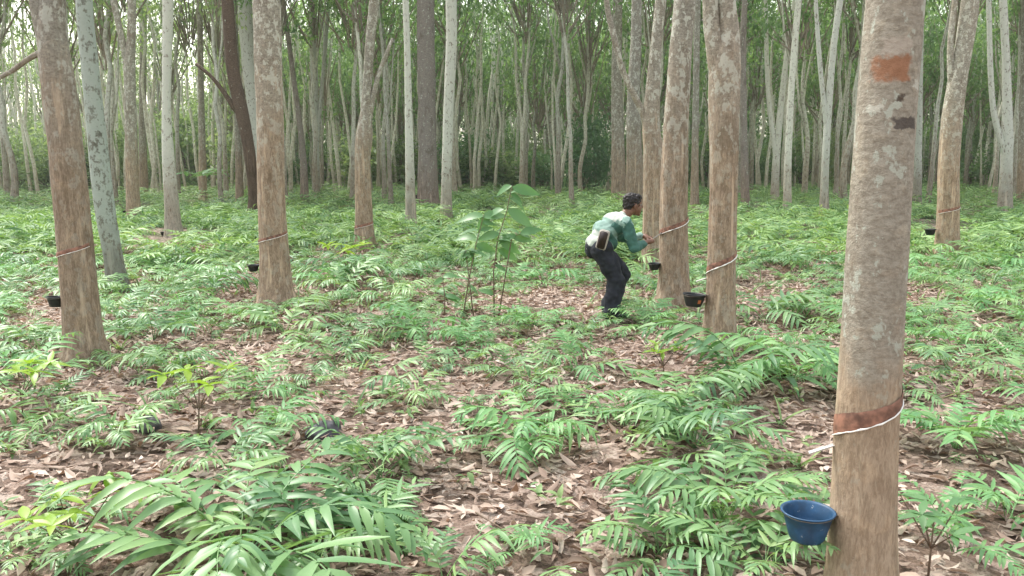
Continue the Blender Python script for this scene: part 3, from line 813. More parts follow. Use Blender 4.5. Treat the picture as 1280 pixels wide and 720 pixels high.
for i, (px, py, s, nf, br, lab) in enumerate(NAMED):
    s *= 1.08; nf = int(nf * 1.3)
    fern(G(px, py), s, lab, FERN_GROUP, bool(br), True, nf, 10 + i)

def to_px(p):
    d = Vector(p) - Vector((0, 0, HC)); dep = d.y * CP - d.z * SP; up = d.y * SP + d.z * CP
    return 640 + d.x / dep * F, 360 - up / dep * F
cnt = 0; tries = 0
while cnt < 205 and tries < 9000:
    tries += 1
    yv = math.sqrt(random.uniform(3.0 ** 2, 14.2 ** 2)); xv = random.uniform(-.68, .68) * yv
    p = Vector((xv, yv, float(gh(xv, yv)))); px, py = to_px(p)
    if any(((px - a) / w) ** 2 + ((py - b) / h) ** 2 < 1 for a, b, w, h in CLEAR): continue
    size = random.uniform(.45, 1.3) * (.8 if yv < 6 else 1.1)
    if any((xv - a) ** 2 + (yv - b) ** 2 < (.27 * (size + s)) ** 2 for a, b, s in placed): continue
    if any((xv - a) ** 2 + (yv - b) ** 2 < .12 for a, b in occupied): continue
    zone = 'left' if px < 430 else ('right' if px > 850 else 'middle')
    near = yv < 7.3
    br = random.random() < (.5 if (px < 330 and yv > 9) or px > 1000 else .22)
    lab = ('leafy fern clump among dry leaves in the %s of the foreground, one of many alike' % zone) if near else ('fern clump in the %s of the middle ground, one of many alike' % zone)
    fern(p, size, lab, 'foreground ferns, %s' % zone if near else 'middle ground ferns, %s' % zone, br, near, random.randint(5, 8), 1000 + cnt)
    cnt += 1

# cover farther off: one mass
def cover(n, y0, y1, tpls, nf, smin, smax, seed, hw=.74, clear=False):
    g = np.random.default_rng(seed)
    v = g.random(n); cy = np.sqrt(y0 ** 2 + v * (y1 ** 2 - y0 ** 2)); cx = g.uniform(-hw, hw, n) * cy
    dens = np.sin(cx * .8 + 1) * np.sin(cy * .6) + .6 * np.sin(cx * 1.9 - cy * 1.3)
    keep = (dens > -.55) | (g.random(n) < .22)
    if clear:
        dep = cy * CP + HC * SP; ppx = 640 + cx / dep * F; ppy = 360 - (cy * SP - HC * CP) / dep * F
        for (a_, b_, w_, h_) in CLEAR: keep &= ((ppx - a_) / w_) ** 2 + ((ppy - b_) / h_) ** 2 > 1.1
    cx, cy = cx[keep], cy[keep]; n = len(cx)
    parts = []
    sz = g.uniform(smin, smax, n)
    for j in range(nf):
        tvv, tqq = tpls[j % len(tpls)]
        rz = 2 * np.pi * j / nf + g.uniform(-.4, .4, n) + (np.arange(n) * 1.7)
        s = sz * g.uniform(.75, 1.15, n)
        parts.append(scatter(tvv, tqq, rotm(g.uniform(-.5, .3, n), g.normal(0, .2, n), rz, s), np.stack([cx, cy, gh(cx, cy)], 1)))
    return join_np(parts)
V1, Q1 = cover(1050, 13.8, 29.0, FROND_LOW, 8, .8, 1.75, 3, .74, True)
V2, Q2 = cover(1350, 29.0, 48.0, FROND_TINY, 8, 1.2, 2.3, 4)
V3, Q3 = cover(2200, 48.0, 84.0, FROND_TINY, 5, 1.4, 2.6, 6)
tag(link('fern_cover', np_mesh('fern_cover', *join_np([(V1, Q1), (V2, Q2), (V3, Q3)])), None, M['frond_far']), 'continuous light green cover of ferns running back under the trees', 'fern cover', None, 'stuff')
# sparse small sprouts in the near litter
V1, Q1 = cover(520, 3.0, 14.5, FROND_LOW, 3, .25, .8, 8, .72, True)
tag(link('fern_sprouts', np_mesh('fern_sprouts', V1, Q1), None, M['frond']), 'tiny fern sprouts and stray fronds poking out of the leaf litter', 'fern sprouts', None, 'stuff')

# small broad leaved weeds and grass between the ferns: one mass
g = np.random.default_rng(77); parts = []
for (n, k, W_, smin, smax, pit) in ((620, 6, .42, .04, .085, .55), (130, 7, .08, .12, .26, .9)):
    cy = np.sqrt(g.uniform(3.0 ** 2, 15.0 ** 2, n)); cx = g.uniform(-.7, .7, n) * cy; hgt = g.uniform(.02, .16, n) if W_ > .1 else np.full(n, .005)
    tvw, tqw = leaf_tpl(1, W_, .2, .45, 4)
    for j in range(k):
        rz = 2 * np.pi * j / k + g.uniform(-.5, .5, n)
        P = np.stack([cx, cy, gh(cx, cy) + hgt * g.uniform(.4, 1, n)], 1) + g.normal(size=(n, 3)) * np.array([.012, .012, .004])
        parts.append(scatter(tvw, tqw, rotm(g.normal(pit, .3, n), g.normal(0, .15, n), rz, g.uniform(smin, smax, n)), P))
tag(link('ground_weeds', np_mesh('ground_weeds', *join_np(parts)), None, M['weed']), 'small broad leaved weeds and grass tufts between the ferns', 'weeds', None, 'stuff')

# ------------------------------------------------------------------ cuts, latex, spouts
tapping('T10', 519, 545, 481, 493, -1.75, 1.5, .0046)
tapping('T9', 334, 342, 312, 317, -1.7, 1.35, .008)
tapping('T8', 288, 294, 269, 274, -1.5, 1.45, .007, spout=False)
tapping('T1', 316, 322, 303, 307, -1.2, 1.3, .004, spout=False)
tapping('T2', 301, 305, 288, 291, -1.6, 1.5, .005, spout=False)
tapping('T6', 283, 287, 276, 279, -1.5, 1.4, .005, spout=False)
tapping('T11', 263, 267, 255, 258, -1.4, 1.4, .005, spout=False)

# ------------------------------------------------------------------ bowls
def bowl(p, r, h, mat, label, tilt=(0, 0), sticker=None, inner='latex_pool', wire=None):
    t = empty('bowl', p); t.rotation_euler = (R(tilt[0]), R(tilt[1]), 0); tag(t, label, 'bowl', 'latex collecting bowls')
    mb = MB(); th = r * .045
    mb.lathe([(0.0005, 0), (r * .60, 0), (r * .66, h * .08), (r * .80, h * .5), (r * .93, h * .93), (r * 1.0, h * .95), (r * 1.02, h * .985), (r * .99, h), (r * .93, h * .985),
              (r * .89, h * .93), (r * .77, h * .5), (r * .62, h * .1), (r * .3, h * .06), (0.0005, h * .06)], 40)
    mb.build('body', mat, t)
    if sticker:
        m2 = MB(); V = []
        for i in range(5):
            a = sticker + (i - 2) * .09
            for z in (.30, .45, .6):
                rr = r * (.66 + (.80 - .66) * (z - .08) / .42 if z < .5 else .80 + .13 * (z - .5) / .43) + .003
                V.append((rr * math.cos(a), rr * math.sin(a), z * h))
        m2.add(V, [(i * 3 + j, (i + 1) * 3 + j, (i + 1) * 3 + j + 1, i * 3 + j + 1) for i in range(4) for j in range(2)])
        m2.build('sticker', M['orange'], t)
    return t
# blue bowl, carried by a wire ring on the front tree
Yb = Y10 - .02
pb = at(1008, 677, Yb); pb_top = at(1008, 628, Yb)
rb = 34.5 / F * Yb * 1.0
bowl(Vector((pb.x, Yb, pb.z + .012)), rb, .118, M['blue'], 'blue plastic bowl hanging beside the large foreground trunk')
mb = MB(); ring = []
zr = pb.z + .012 + .118 * .90
for k in range(33):
    a = 2 * math.pi * k / 32; ring.append((pb.x - b10.x + rb * .935 * math.cos(a), Yb - b10.y + rb * .935 * math.sin(a), zr - b10.z))
mb.tube(ring, [.0022] * 33, 6, False)
cx = 0.0
mb.tube([ring[2], (.0 - .10, -.04, zr - b10.z + .01), (0, -.02, zr - b10.z + .01)], [.0022] * 3, 6); mb.tube([ring[30], (-.10, -.02, zr - b10.z), (0, .02, zr - b10.z)], [.0022] * 3, 6)
mb.build('wire_holder', M['wire'], TREES['T10']['root'])

def bowl_at(px, py, wpx, mat, label, tilt=(0, 0), sticker=None):
    p = G(px, py); r = wpx * .5 * p.y / F
    return bowl(p, r, r * .95, mat, label, tilt, sticker)
def hang_bowl(key, px, py, wpx, label, sticker=None):
    d = TREES[key]; c = at(px, py, d['Y'] - .03); r = wpx * .5 * d['Y'] / F; h = r * 1.05
    c.z -= h * .5
    bowl(c, r, h, M['black'], label, (random.uniform(-3, 3), random.uniform(-4, 4)), sticker)
    b = d['b']; zr = c.z + h * .9 - b.z; x, y = c.x - b.x, c.y - b.y; ring = []
    for k in range(25):
        a = 2 * math.pi * k / 24; ring.append((x + r * .935 * math.cos(a), y + r * .935 * math.sin(a), zr))
    mb = MB(); mb.tube(ring, [.0022] * 25, 5, False)
    tx = next(q[0] for q in d['line'] if q[2] >= zr)
    mb.tube([ring[1], (tx - .02, .0, zr + .01)], [.0022] * 2, 5); mb.tube([ring[23], (tx - .02, -.03, zr + .01)], [.0022] * 2, 5)
    mb.build('wire_holder', M['wire'], d['root'])
hang_bowl('T9', 867, 375, 30, 'black bowl with an orange spot hanging between the tapped tree and the forked tree', -1.2)
hang_bowl('T1', 70, 377, 24, 'black bowl hanging at the left side of the leaning left foreground tree')
hang_bowl('T2', 317, 335, 15, 'black bowl hanging at the left side of the thick reddish tree')
hang_bowl('T8', 818, 333, 16, 'black bowl hanging left of the tapped tree, behind the knees of the man')
hang_bowl('T11', 1163, 290, 14, 'small black bowl hanging left of the crooked tree on the right')
hang_bowl('T5', 205, 292, 9, 'tiny black bowl hanging left of the pale topped tree')
hang_bowl('T4', 156, 265, 7, 'tiny black bowl hanging left of the slender forked tree')
hang_bowl('T7', 519, 246, 8, 'tiny black bowl hanging beside the thick grey trunk')
# ------------------------------------------------------------------ sapling, seedlings
def big_leaf(parent, p, az, pitch, L, W, mat, droop=.3, roll=0.0):
    tv, tq = leaf_tpl(1, W, .12, droop, 6)
    me = np_mesh('leaf', tv, tq); me.materials.append(mat)
    o = link('leaf', me, parent); o.location = p
    o.rotation_mode = 'QUATERNION'
    o.rotation_quaternion = Quaternion((0, 0, 1), az) @ Quaternion((1, 0, 0), pitch) @ Quaternion((0, 1, 0), roll)
    o.scale = (L, L, L); return o
def sapling(stems, label, Y, base, name='sapling', mat='broad_leaf', stemr=.009, leaf_w=.42, leafs=()):
    t = empty(name, base); tag(t, label, 'sapling')
    mb = MB()
    for st in stems:
        pts = [at(px, py, Y) - base for px, py in st]; pts[0].z = -.03
        mb.tube(pts, [stemr * (1 - .6 * i / (len(pts) - 1)) for i in range(len(pts))], 7)
    mb.build('stem', M['twig'], t)
    for (px, py, ang, L, pitch) in leafs:      # ang: photo direction of the leaf, degrees, 0 = right, 90 = up
        p = at(px, py, Y) - base; l = L / F * Y
        d = Vector((math.cos(R(ang)), random.uniform(-.5, .3), math.sin(R(ang)) + .02 * pitch / 10)).normalized()
        d = (d + Vector((0, 0, random.uniform(-.7, .1)))).normalized(); nv = Vector((random.uniform(-.6, .6), random.uniform(-1, -.3), random.uniform(.3, .9))); nv = (nv - d * nv.dot(d)).normalized()
        o = big_leaf(t, p, 0, 0, l * random.uniform(.75, 1.0), leaf_w, M[mat], random.uniform(.3, .7), 0)
        o.rotation_quaternion = Matrix((d.cross(nv), d, nv)).transposed().to_quaternion()
    if name == 'sapling':
        for st in stems:
            for k in range(7):
                i = random.randrange(len(st) - 1); u = random.random(); q = [st[i][c] + (st[i + 1][c] - st[i][c]) * u for c in (0, 1)]
                if q[1] > 372: continue
                d = Vector((random.choice((-1, 1)) * random.uniform(.5, 1), random.uniform(-.7, .5), random.uniform(-.5, .6))).normalized()
                nv = Vector((random.uniform(-.6, .6), random.uniform(-.9, 0), random.uniform(.4, 1))); nv = (nv - d * nv.dot(d)).normalized()
                o = big_leaf(t, at(q[0], q[1], Y) - base, 0, 0, random.uniform(.11, .20), leaf_w, M[mat], random.uniform(.3, .8), 0)
                o.rotation_quaternion = Matrix((d.cross(nv), d, nv)).transposed().to_quaternion()
    return t
bs = G(585, 398)
sapling([[(578, 398), (586, 350), (595, 305), (605, 268)], [(618, 396), (617, 340), (622, 300), (634, 262), (640, 232)], [(592, 318), (582, 312)], [(622, 305), (640, 296), (652, 292)], [(556, 392), (556, 370), (553, 345)]],
        'leafy young sapling with large oval leaves in the middle, left of the man', bs.y, bs,
        leafs=[(605, 270, 150, 32, 25), (603, 272, 20, 34, 40), (597, 298, 170, 36, -5), (594, 306, 10, 34, 5), (583, 312, 200, 30, -25), (590, 312, 260, 28, -45), (598, 290, 60, 36, 50),
               (640, 232, 160, 26, 10), (640, 234, 10, 34, 5), (637, 248, 20, 40, -20), (630, 262, 190, 34, -10), (634, 262, 0, 40, -15), (625, 292, 180, 30, 10), (640, 297, 0, 36, -25), (650, 292, 20, 36, 20),
               (624, 300, 0, 38, -50), (620, 318, 180, 32, -30), (622, 312, 10, 34, -10), (556, 348, 180, 22, 0), (553, 346, 20, 24, 15)])

def seedling(px, py, size, label, n=9, mat='yellow_leaf', h=.28):
    b = G(px, py); t = empty('seedling', b); tag(t, label, 'seedling', 'seedlings among the ferns'); r_ = random.Random(px)
    mb = MB(); hh = h * size
    lean = Vector((r_.uniform(-.1, .1), r_.uniform(-.1, .05), 1)).normalized()
    mb.tube([(0, 0, -.02), lean * hh * .5, lean * hh], [.006, .005, .003], 6)
    tops = []
    for j in range(4):
        a = j * 1.57 + r_.random(); e = lean * hh * r_.uniform(.55, .9) + Vector((math.cos(a) * .16, math.sin(a) * .16, .10)) * size
        mb.tube([lean * hh * .5, e], [.004, .002], 5); tops.append((e, a))
    tops.append((lean * hh, 0))
    mb.build('stem', M['twig'], t)
    for e, a in tops:
        for q in range(6):
            big_leaf(t, e, a + q * 1.05 + r_.uniform(-.3, .3), R(r_.uniform(-10, 35)), size * r_.uniform(.085, .14), .34, M[mat], r_.uniform(.1, .4), r_.uniform(-.4, .4))
    return t
seedling(30, 530, 1.3, 'yellow green seedling with rounded leaves at the left edge')
seedling(248, 545, 1.2, 'yellow green seedling with upright leaves between the left stone and the litter patch')
seedling(100, 722, 1.0, 'yellow green seedling at the bottom left corner')
seedling(432, 352, 1.6, 'yellow green leafy seedling just right of the thick reddish tree')
seedling(1160, 722, .95, 'pale green seedling with oval leaves at the bottom right of the large foreground trunk', mat='broad_leaf')
seedling(258, 262, 4.2, 'dark leafy young plant between thin trunks on the left', mat='broad_leaf', h=.35)
seedling(830, 475, .8, 'yellowish seedling in front of the tapped tree')
seedling(1100, 402, 1.0, 'yellow green seedling behind the large foreground trunk')

# ------------------------------------------------------------------ sticks and stone
def stick(pts, r, mat, label, name='fallen_branch'):
    P = [G(*q[:2]) + Vector((0, 0, q[2])) for q in pts]
    t = empty(name, P[0]); tag(t, label, 'branch', 'fallen branches')
    mb = MB(); trunk_line.step = .06
    ln = trunk_line([[*(p - P[0]), r * (1 - .5 * i / (len(P) - 1))] for i, p in enumerate(P)])
    mb.tube([Vector(q[:3]) for q in ln], [q[3] for q in ln], 9, True, jit=.18, seed=random.random() * 30)
    k = len(ln) // 2; s = Vector(ln[k][:3]); mb.tube([s, s + Vector((.04, .03, .05)), s + Vector((.09, .04, .08))], [r * .5, r * .35, r * .15], 6)
    mb.build('stem', mat, t)
stick([(1212, 410, .10), (1240, 432, .08), (1275, 458, .05)], .016, M['pale_twig'], 'pale bare stick lying over the ferns at the right edge')
stick([(868, 690, .06), (930, 700, .05), (1030, 715, .04)], .014, M['twig'], 'grey brown stick lying beneath the blue bowl')
stick([(230, 462, .03), (280, 455, .05), (330, 470, .02)], .010, M['twig'], 'thin dark stick in the litter patch left of centre')
stick([(1000, 455, .04), (1040, 448, .05), (1060, 440, .03)], .010, M['twig'], 'brown stick just left of the large foreground trunk')
bm = bmesh.new(); bmesh.ops.create_icosphere(bm, subdivisions=4, radius=1)
for v in bm.verts:
    k = 1 + .28 * noise.noise(v.co * 1.4) + .1 * noise.noise(v.co * 4); v.co = Vector((v.co.x * .12 * k, v.co.y * .09 * k, max(-.02, v.co.z * .085 * k)))
me = bpy.data.meshes.new('stone'); bm.to_mesh(me); bm.free(); me.polygons.foreach_set('use_smooth', [True] * len(me.polygons))
o = link('stone', me, None, M['stone']); o.location = G(408, 548) + Vector((0, 0, .03)); o.rotation_euler = (0, 0, .4); tag(o, 'dark grey stone lying in the leaf litter left of centre', 'stone', 'stones in the litter')
o = link('stone', me); o.location = G(187, 536) + Vector((0, 0, .02)); o.rotation_euler = (0, 0, 2.0); o.scale = (.9, .8, .8); tag(o, 'dark stone half under a low fern at the left', 'stone', 'stones in the litter')

# ------------------------------------------------------------------ person
def remesh(name, mb_list, voxel, smooth, mat, parent, noise_amp=0.0, noise_scale=8, keep_z=None):
    bm = bmesh.new()
    for kind, *a in mb_list:
        if kind == 'c':                               # tapered limb: points and radii
            pts, rad = a
            for i in range(len(pts)):
                m = Matrix.Translation(Vector(pts[i])); bmesh.ops.create_uvsphere(bm, u_segments=16, v_segments=10, radius=rad[i], matrix=m)
            for i in range(len(pts) - 1):
                p, q = Vector(pts[i]), Vector(pts[i + 1]); d = q - p
                if d.length < 1e-5: continue
                m = Matrix.Translation((p + q) / 2) @ d.to_track_quat('Z', 'Y').to_matrix().to_4x4()
                bmesh.ops.create_cone(bm, cap_ends=True, segments=16, radius1=rad[i], radius2=rad[i + 1], depth=d.length, matrix=m)
        else:                                         # ellipsoid: centre, radii, euler
            c, r, e = a
            m = Matrix.Translation(Vector(c)) @ (Matrix.Rotation(e[2], 4, 'Z') @ Matrix.Rotation(e[1], 4, 'Y') @ Matrix.Rotation(e[0], 4, 'X')) @ Matrix.Diagonal((*r, 1))
            bmesh.ops.create_uvsphere(bm, u_segments=24, v_segments=16, radius=1, matrix=m)
    me = bpy.data.meshes.new(name); bm.to_mesh(me); bm.free()
    tmp = bpy.data.scenes.new('tmp'); o = bpy.data.objects.new(name + '_raw', me); tmp.collection.objects.link(o)
    md = o.modifiers.new('r', 'REMESH'); md.mode = 'VOXEL'; md.voxel_size = voxel; md.use_smooth_shade = True
    ms = o.modifiers.new('s', 'SMOOTH'); ms.factor = .5; ms.iterations = smooth
    tmp.view_layers[0].update(); dg = tmp.view_layers[0].depsgraph; me2 = bpy.data.meshes.new_from_object(o.evaluated_get(dg))
    bpy.data.objects.remove(o); bpy.data.scenes.remove(tmp); bpy.data.meshes.remove(me); me2.name = name
    if noise_amp:
        nv = len(me2.vertices); co = np.empty(nv * 3, np.float32); no = np.empty(nv * 3, np.float32)
        me2.vertices.foreach_get('co', co); me2.vertex_normals.foreach_get('vector', no)
        co = co.reshape(-1, 3); no = no.reshape(-1, 3)
        am = np.array([noise.noise(Vector(c) * noise_scale) + .5 * noise.noise(Vector(c) * noise_scale * 2.3) for c in co.tolist()])
        co = co + no * (noise_amp * am)[:, None]; me2.vertices.foreach_set('co', co.astype(np.float32).ravel())
    me2.polygons.foreach_set('use_smooth', [True] * len(me2.polygons))
    return link(name, me2, parent, mat)

pbase = G(757, 398); PS = .985
YAW = R(20)
person = empty('person', pbase, YAW); person.scale = (PS, PS, PS)
tag(person, 'man in green and white shirt and dark trousers bending forward to tap a tree', 'person')
kf = dict(hipR=(-.11, -.095, .80), hipL=(-.09, .095, .80), kneeR=(.05, -.14, .43), kneeL=(.25, .12, .46), ankR=(-.01, -.15, .09), ankL=(.09, .12, .09),
          pel=(-.11, 0, .82), waist=(-.05, 0, .92), chest=(.09, 0, 1.03), neck=(.22, 0, 1.135), shR=(.13, -.185, 1.06), shL=(.16, .185, 1.07),
          elR=(.20, -.25, .79), wrR=(.415, -.12, .835), elL=(.31, .26, .85), wrL=(.50, .06, .885), head=(.315, 0, 1.235))
K = {k: Vector(v) for k, v in kf.items()}
Rz = Matrix.Rotation(YAW, 3, 'Z')
# knife axis in the person's frame, from the grip to the bark of the tapped tree
T8 = TREES['T8']
tip_w = T8['b'] + surf_a('T8', -1.15, at(640, 291, T8['Y']).z - T8['b'].z, .004)
tip = Rz.inverted() @ (tip_w - pbase) / PS
gripR = Vector((.475, -.085, .845)); ax = (tip - gripR).normalized(); gripL = gripR + ax * .10
hup = Vector((0, 0, 1)); hn = (hup - ax * hup.dot(ax)).normalized(); hs = ax.cross(hn)
def hand(wr, grip, side):
    """palm + five fingers closed round the handle; side = direction the palm lies from the handle"""
    L = []
    pc = grip + side * .030 - Vector((0, 0, .0))
    L.append(('c', [wr, wr.lerp(pc, .55), pc], [.027, .028, .026]))
    for i, (off, ln) in enumerate(((.030, .92), (.010, 1.0), (-.010, .95), (-.030, .78))):
        pts = []; rd = []
        for k in range(6):
            th = 2.9 * ln * k / 5
            dirv = side * math.cos(th) - hn * math.sin(th)
            pts.append(grip + ax * off + dirv * (.030 - .004 * k / 5)); rd.append(.0098 - .0022 * k / 5)
        L.append(('c', pts, rd))
    L.append(('c', [pc + hn * .012 + ax * .01, grip + hn * .030 + ax * .028 + side * .012, grip + hn * .028 + ax * .055 - side * .008], [.013, .0115, .009]))
    return L
sR = -hs if hs.y > 0 else hs
body = [('c', [K['neck'] + Vector((-.05, 0, -.06)), K['neck'], K['head'] + Vector((-.035, 0, -.05))], [.062, .056, .056]),
        ('e', K['head'] + Vector((-.012, 0, .028)), (.098, .074, .092), (0, R(18), 0)),
        ('e', K['head'] + Vector((.030, 0, -.040)), (.062, .056, .075), (0, R(12), 0)),
        ('c', [K['head'] + Vector((.070, 0, .030)), K['head'] + Vector((.086, 0, .022))], [.03, .018]),
        ('c', [K['head'] + Vector((.088, 0, .012)), K['head'] + Vector((.104, 0, -.022)), K['head'] + Vector((.094, 0, -.034))], [.010, .0155, .013]),
        ('e', K['head'] + Vector((.077, 0, -.060)), (.020, .026, .009), (0, R(10), 0)), ('e', K['head'] + Vector((.072, 0, -.077)), (.019, .023, .009), (0, R(10), 0)),
        ('e', K['head'] + Vector((.058, 0, -.102)), (.026, .028, .020), (0, 0, 0)),
        ('e', K['head'] + Vector((-.012, -.076, -.012)), (.022, .010, .034), (0, R(12), 0)), ('e', K['head'] + Vector((-.012, .076, -.012)), (.022, .010, .034), (0, R(12), 0)),
        ('c', [K['pel'], K['waist'], K['chest'], K['neck'] + Vector((-.05, 0, -.04))], [.10, .095, .11, .07]),
        ('c', [K['shL'], K['chest'], K['shR']], [.05, .09, .05])]
for s in 'RL':
    body += [('c', [K['sh' + s], K['el' + s]], [.046, .037]), ('c', [K['el' + s], K['el' + s].lerp(K['wr' + s], .3), K['wr' + s]], [.037, .039, .025]),
             ('c', [K['pel'], K['hip' + s]], [.09, .08]), ('c', [K['hip' + s], K['knee' + s]], [.078, .052]), ('c', [K['knee' + s], K['knee' + s].lerp(K['ank' + s], .35), K['ank' + s]], [.050, .052, .034]),
             ('c', [K['ank' + s], K['ank' + s] + Vector((.06, 0, -.05)), K['ank' + s] + Vector((.15, 0, -.06))], [.034, .034, .026])]
body += hand(K['wrR'], gripR, (-ax * .15 + sR).normalized()) + hand(K['wrL'], gripL, (-sR + hn * .2).normalized())
remesh('body', body, .0058, 3, M['skin'], person)
for s in (-1, 1):
    mb = MB(); bm = bmesh.new(); bmesh.ops.create_uvsphere(bm, u_segments=12, v_segments=8, radius=.0115, matrix=Matrix.Translation(K['head'] + Vector((.070, s * .031, .002))))
    me = bpy.data.meshes.new('eye'); bm.to_mesh(me); bm.free(); link('eye', me, person, M['eye'])
# hair
hr = [('e', K['head'] + Vector((-.022, 0, .044)), (.105, .083, .090), (0, R(20), 0)), ('e', K['head'] + Vector((-.062, 0, .008)), (.060, .072, .072), (0, R(15), 0)),
      ('c', [K['head'] + Vector((.03, -.04, .09)), K['head'] + Vector((.062, 0, .078)), K['head'] + Vector((.03, .04, .09))], [.035, .030, .035])]
remesh('hair', hr, .008, 2, M['hair'], person, .013, 45)
# shirt
sh = [('c', [K['pel'] + Vector((.005, 0, .0)), K['waist'], K['chest'], K['neck'] + Vector((-.055, 0, -.05))], [.130, .125, .135, .085]),
      ('e', K['waist'] + Vector((.02, 0, .03)), (.13, .165, .13), (0, R(40), 0)), ('e', K['chest'] + Vector((-.01, 0, 0)), (.135, .175, .13), (0, R(45), 0)), ('e', K['pel'] + Vector((.005, 0, .0)), (.135, .165, .10), (0, R(25), 0)),
      ('e', K['pel'] + Vector((.10, 0, .03)), (.11, .15, .12), (0, R(20), 0)), ('e', K['pel'] + Vector((.15, -.02, .03)), (.06, .12, .10), (0, 0, 0)),
      ('c', [K['shL'] + Vector((-.01, -.02, 0)), K['chest'] + Vector((.03, 0, .05)), K['shR'] + Vector((-.01, .02, 0))], [.070, .09, .070])]
for s in 'RL':
    sh += [('c', [K['sh' + s], K['sh' + s].lerp(K['el' + s], .55), K['el' + s]], [.068, .062, .056]),
           ('c', [K['el' + s], K['el' + s].lerp(K['wr' + s], .4), K['el' + s].lerp(K['wr' + s], .80)], [.056, .050, .041])]
shirt = remesh('shirt', sh, .009, 4, None, person, .015, 12)
def segd(p, a, b):
    d = b - a; t = max(0, min(1, (p - a).dot(d) / d.dot(d))); return (p - (a + d * t)).length, t
me = shirt.data; ca = me.color_attributes.new('Col', 'FLOAT_COLOR', 'POINT')
axis_t = (K['neck'] - K['pel']); al = axis_t.length; axis_t = axis_t.normalized()
GREEN, DGREEN, WHITE, MINT = (.05, .135, .108), (.045, .12, .10), (.50, .54, .48), (.24, .36, .31)
cols = []
for v in me.vertices:
    p = v.co; arm = min(min(segd(p, K['sh' + s], K['el' + s])[0] - .062, segd(p, K['el' + s], K['wr' + s])[0] - .050) for s in 'RL')
    t = (p - K['pel']).dot(axis_t) / al + .02 * noise.noise(p * 9)
    back = (p - K['pel']).dot(Vector((-axis_t.z, 0, axis_t.x)))
    c = None
    if arm < .006 and abs(p.y) > .135: 
        c = GREEN if t > .05 else GREEN
        da = segd(p, K['shR'], K['elR']) if p.y < 0 else segd(p, K['shL'], K['elL'])
        if da[1] < .12 and back > .02: c = MINT
    else:
        if t < .17: c = WHITE if back > -.02 else MINT
        elif t < .34: c = MINT if back > .05 else GREEN
        elif t < .44: c = MINT
        elif t < .58: c = GREEN if back < .09 else MINT
        elif t < .66: c = MINT if back < .09 else WHITE
        elif t < .80: c = GREEN if back < .07 else WHITE
        else: c = WHITE if back > .0 else MINT
    cols.append((*c, 1))
ca.data.foreach_set('color', [x for c in cols for x in c])
t = NT('shirt_cloth'); at_ = t.n('ShaderNodeVertexColor'); at_.layer_name = 'Col'
nzz = t.noise(t.n('ShaderNodeTexCoord').outputs['Object'], 12, 4)
colr = t.mix(t.step(nzz, .3, .7), t.mix(1.0, at_.outputs[0], c3(.8, .8, .8), 'MULTIPLY'), at_.outputs[0])
b = t.set(t.n('ShaderNodeBsdfPrincipled'), Roughness=.85); t.link(colr, b.inputs['Base Color']); t.link(t.bump(nzz, .5, .01), b.inputs['Normal']); t.link(b.outputs[0], t.out.inputs[0])
me.materials.clear(); me.materials.append(t.m)
# trousers
tr = [('e', K['pel'] + Vector((-.005, 0, -.03)), (.125, .155, .095), (0, R(20), 0)), ('e', K['pel'] + Vector((-.015, -.06, -.06)), (.095, .085, .10), (0, 0, 0)), ('e', K['pel'] + Vector((-.015, .06, -.06)), (.095, .085, .10), (0, 0, 0))]
for s in 'RL':
    h, k, a = K['hip' + s], K['knee' + s], K['ank' + s]
    tr += [('c', [h + Vector((0, 0, -.02)), h.lerp(k, .5), k], [.118, .110, .096]), ('c', [k, k.lerp(a, .4), a + Vector((.0, 0, .03))], [.095, .096, .088])]
remesh('trousers', tr, .009, 3, M['trousers'], person, .016, 10)
for s in 'RL':
    a = K['ank' + s]
    remesh('boot', [('c', [a + Vector((0, 0, .05)), a + Vector((0, 0, -.03))], [.052, .050]), ('c', [a + Vector((-.03, 0, -.045)), a + Vector((.08, 0, -.05)), a + Vector((.165, 0, -.056))], [.046, .046, .038])], .008, 2, M['boot'], person)

# pouch at the back of the hip
pw = pbase + Rz @ Vector((-.14, -.185, .885)) * PS
pouch = empty('waist_pouch', pw); pouch.scale = (PS * .85, PS * .85, PS * .85); tag(pouch, 'brown pouch with pale edging hanging at the hip of the man', 'pouch')
q = Matrix.Rotation(YAW + R(-38), 4, 'Z') @ Matrix.Rotation(R(14), 4, 'Y')
def rbox(bm_, sx, sy, sz, bev, off=(0, 0, 0)):
    bm = bmesh.new(); bmesh.ops.create_cube(bm, size=1, matrix=Matrix.Diagonal((sx, sy, sz, 1)))
    bmesh.ops.bevel(bm, geom=[e for e in bm.edges if abs((e.verts[0].co - e.verts[1].co).normalized().y) > .9], offset=bev, segments=5, affect='EDGES', profile=.5)
    bmesh.ops.bevel(bm, geom=[e for e in bm.edges if abs((e.verts[0].co - e.verts[1].co).normalized().y) < .1 and len(e.link_faces) == 2 and e.calc_face_angle(0) > 1], offset=.006, segments=2, affect='EDGES')
    bmesh.ops.translate(bm, verts=bm.verts, vec=off)
    me = bpy.data.meshes.new(bm_); bm.to_mesh(me); bm.free(); me.polygons.foreach_set('use_smooth', [True] * len(me.polygons)); return me
for nm, dim, off, mt in (('casing', (.13, .06, .25), (0, 0, 0), 'pouch_trim'), ('front_panel', (.104, .02, .222), (0, -.028, -.002), 'pouch')):
    me = rbox(nm, *dim, .03, off); me.transform(q); link(nm, me, pouch, M[mt])

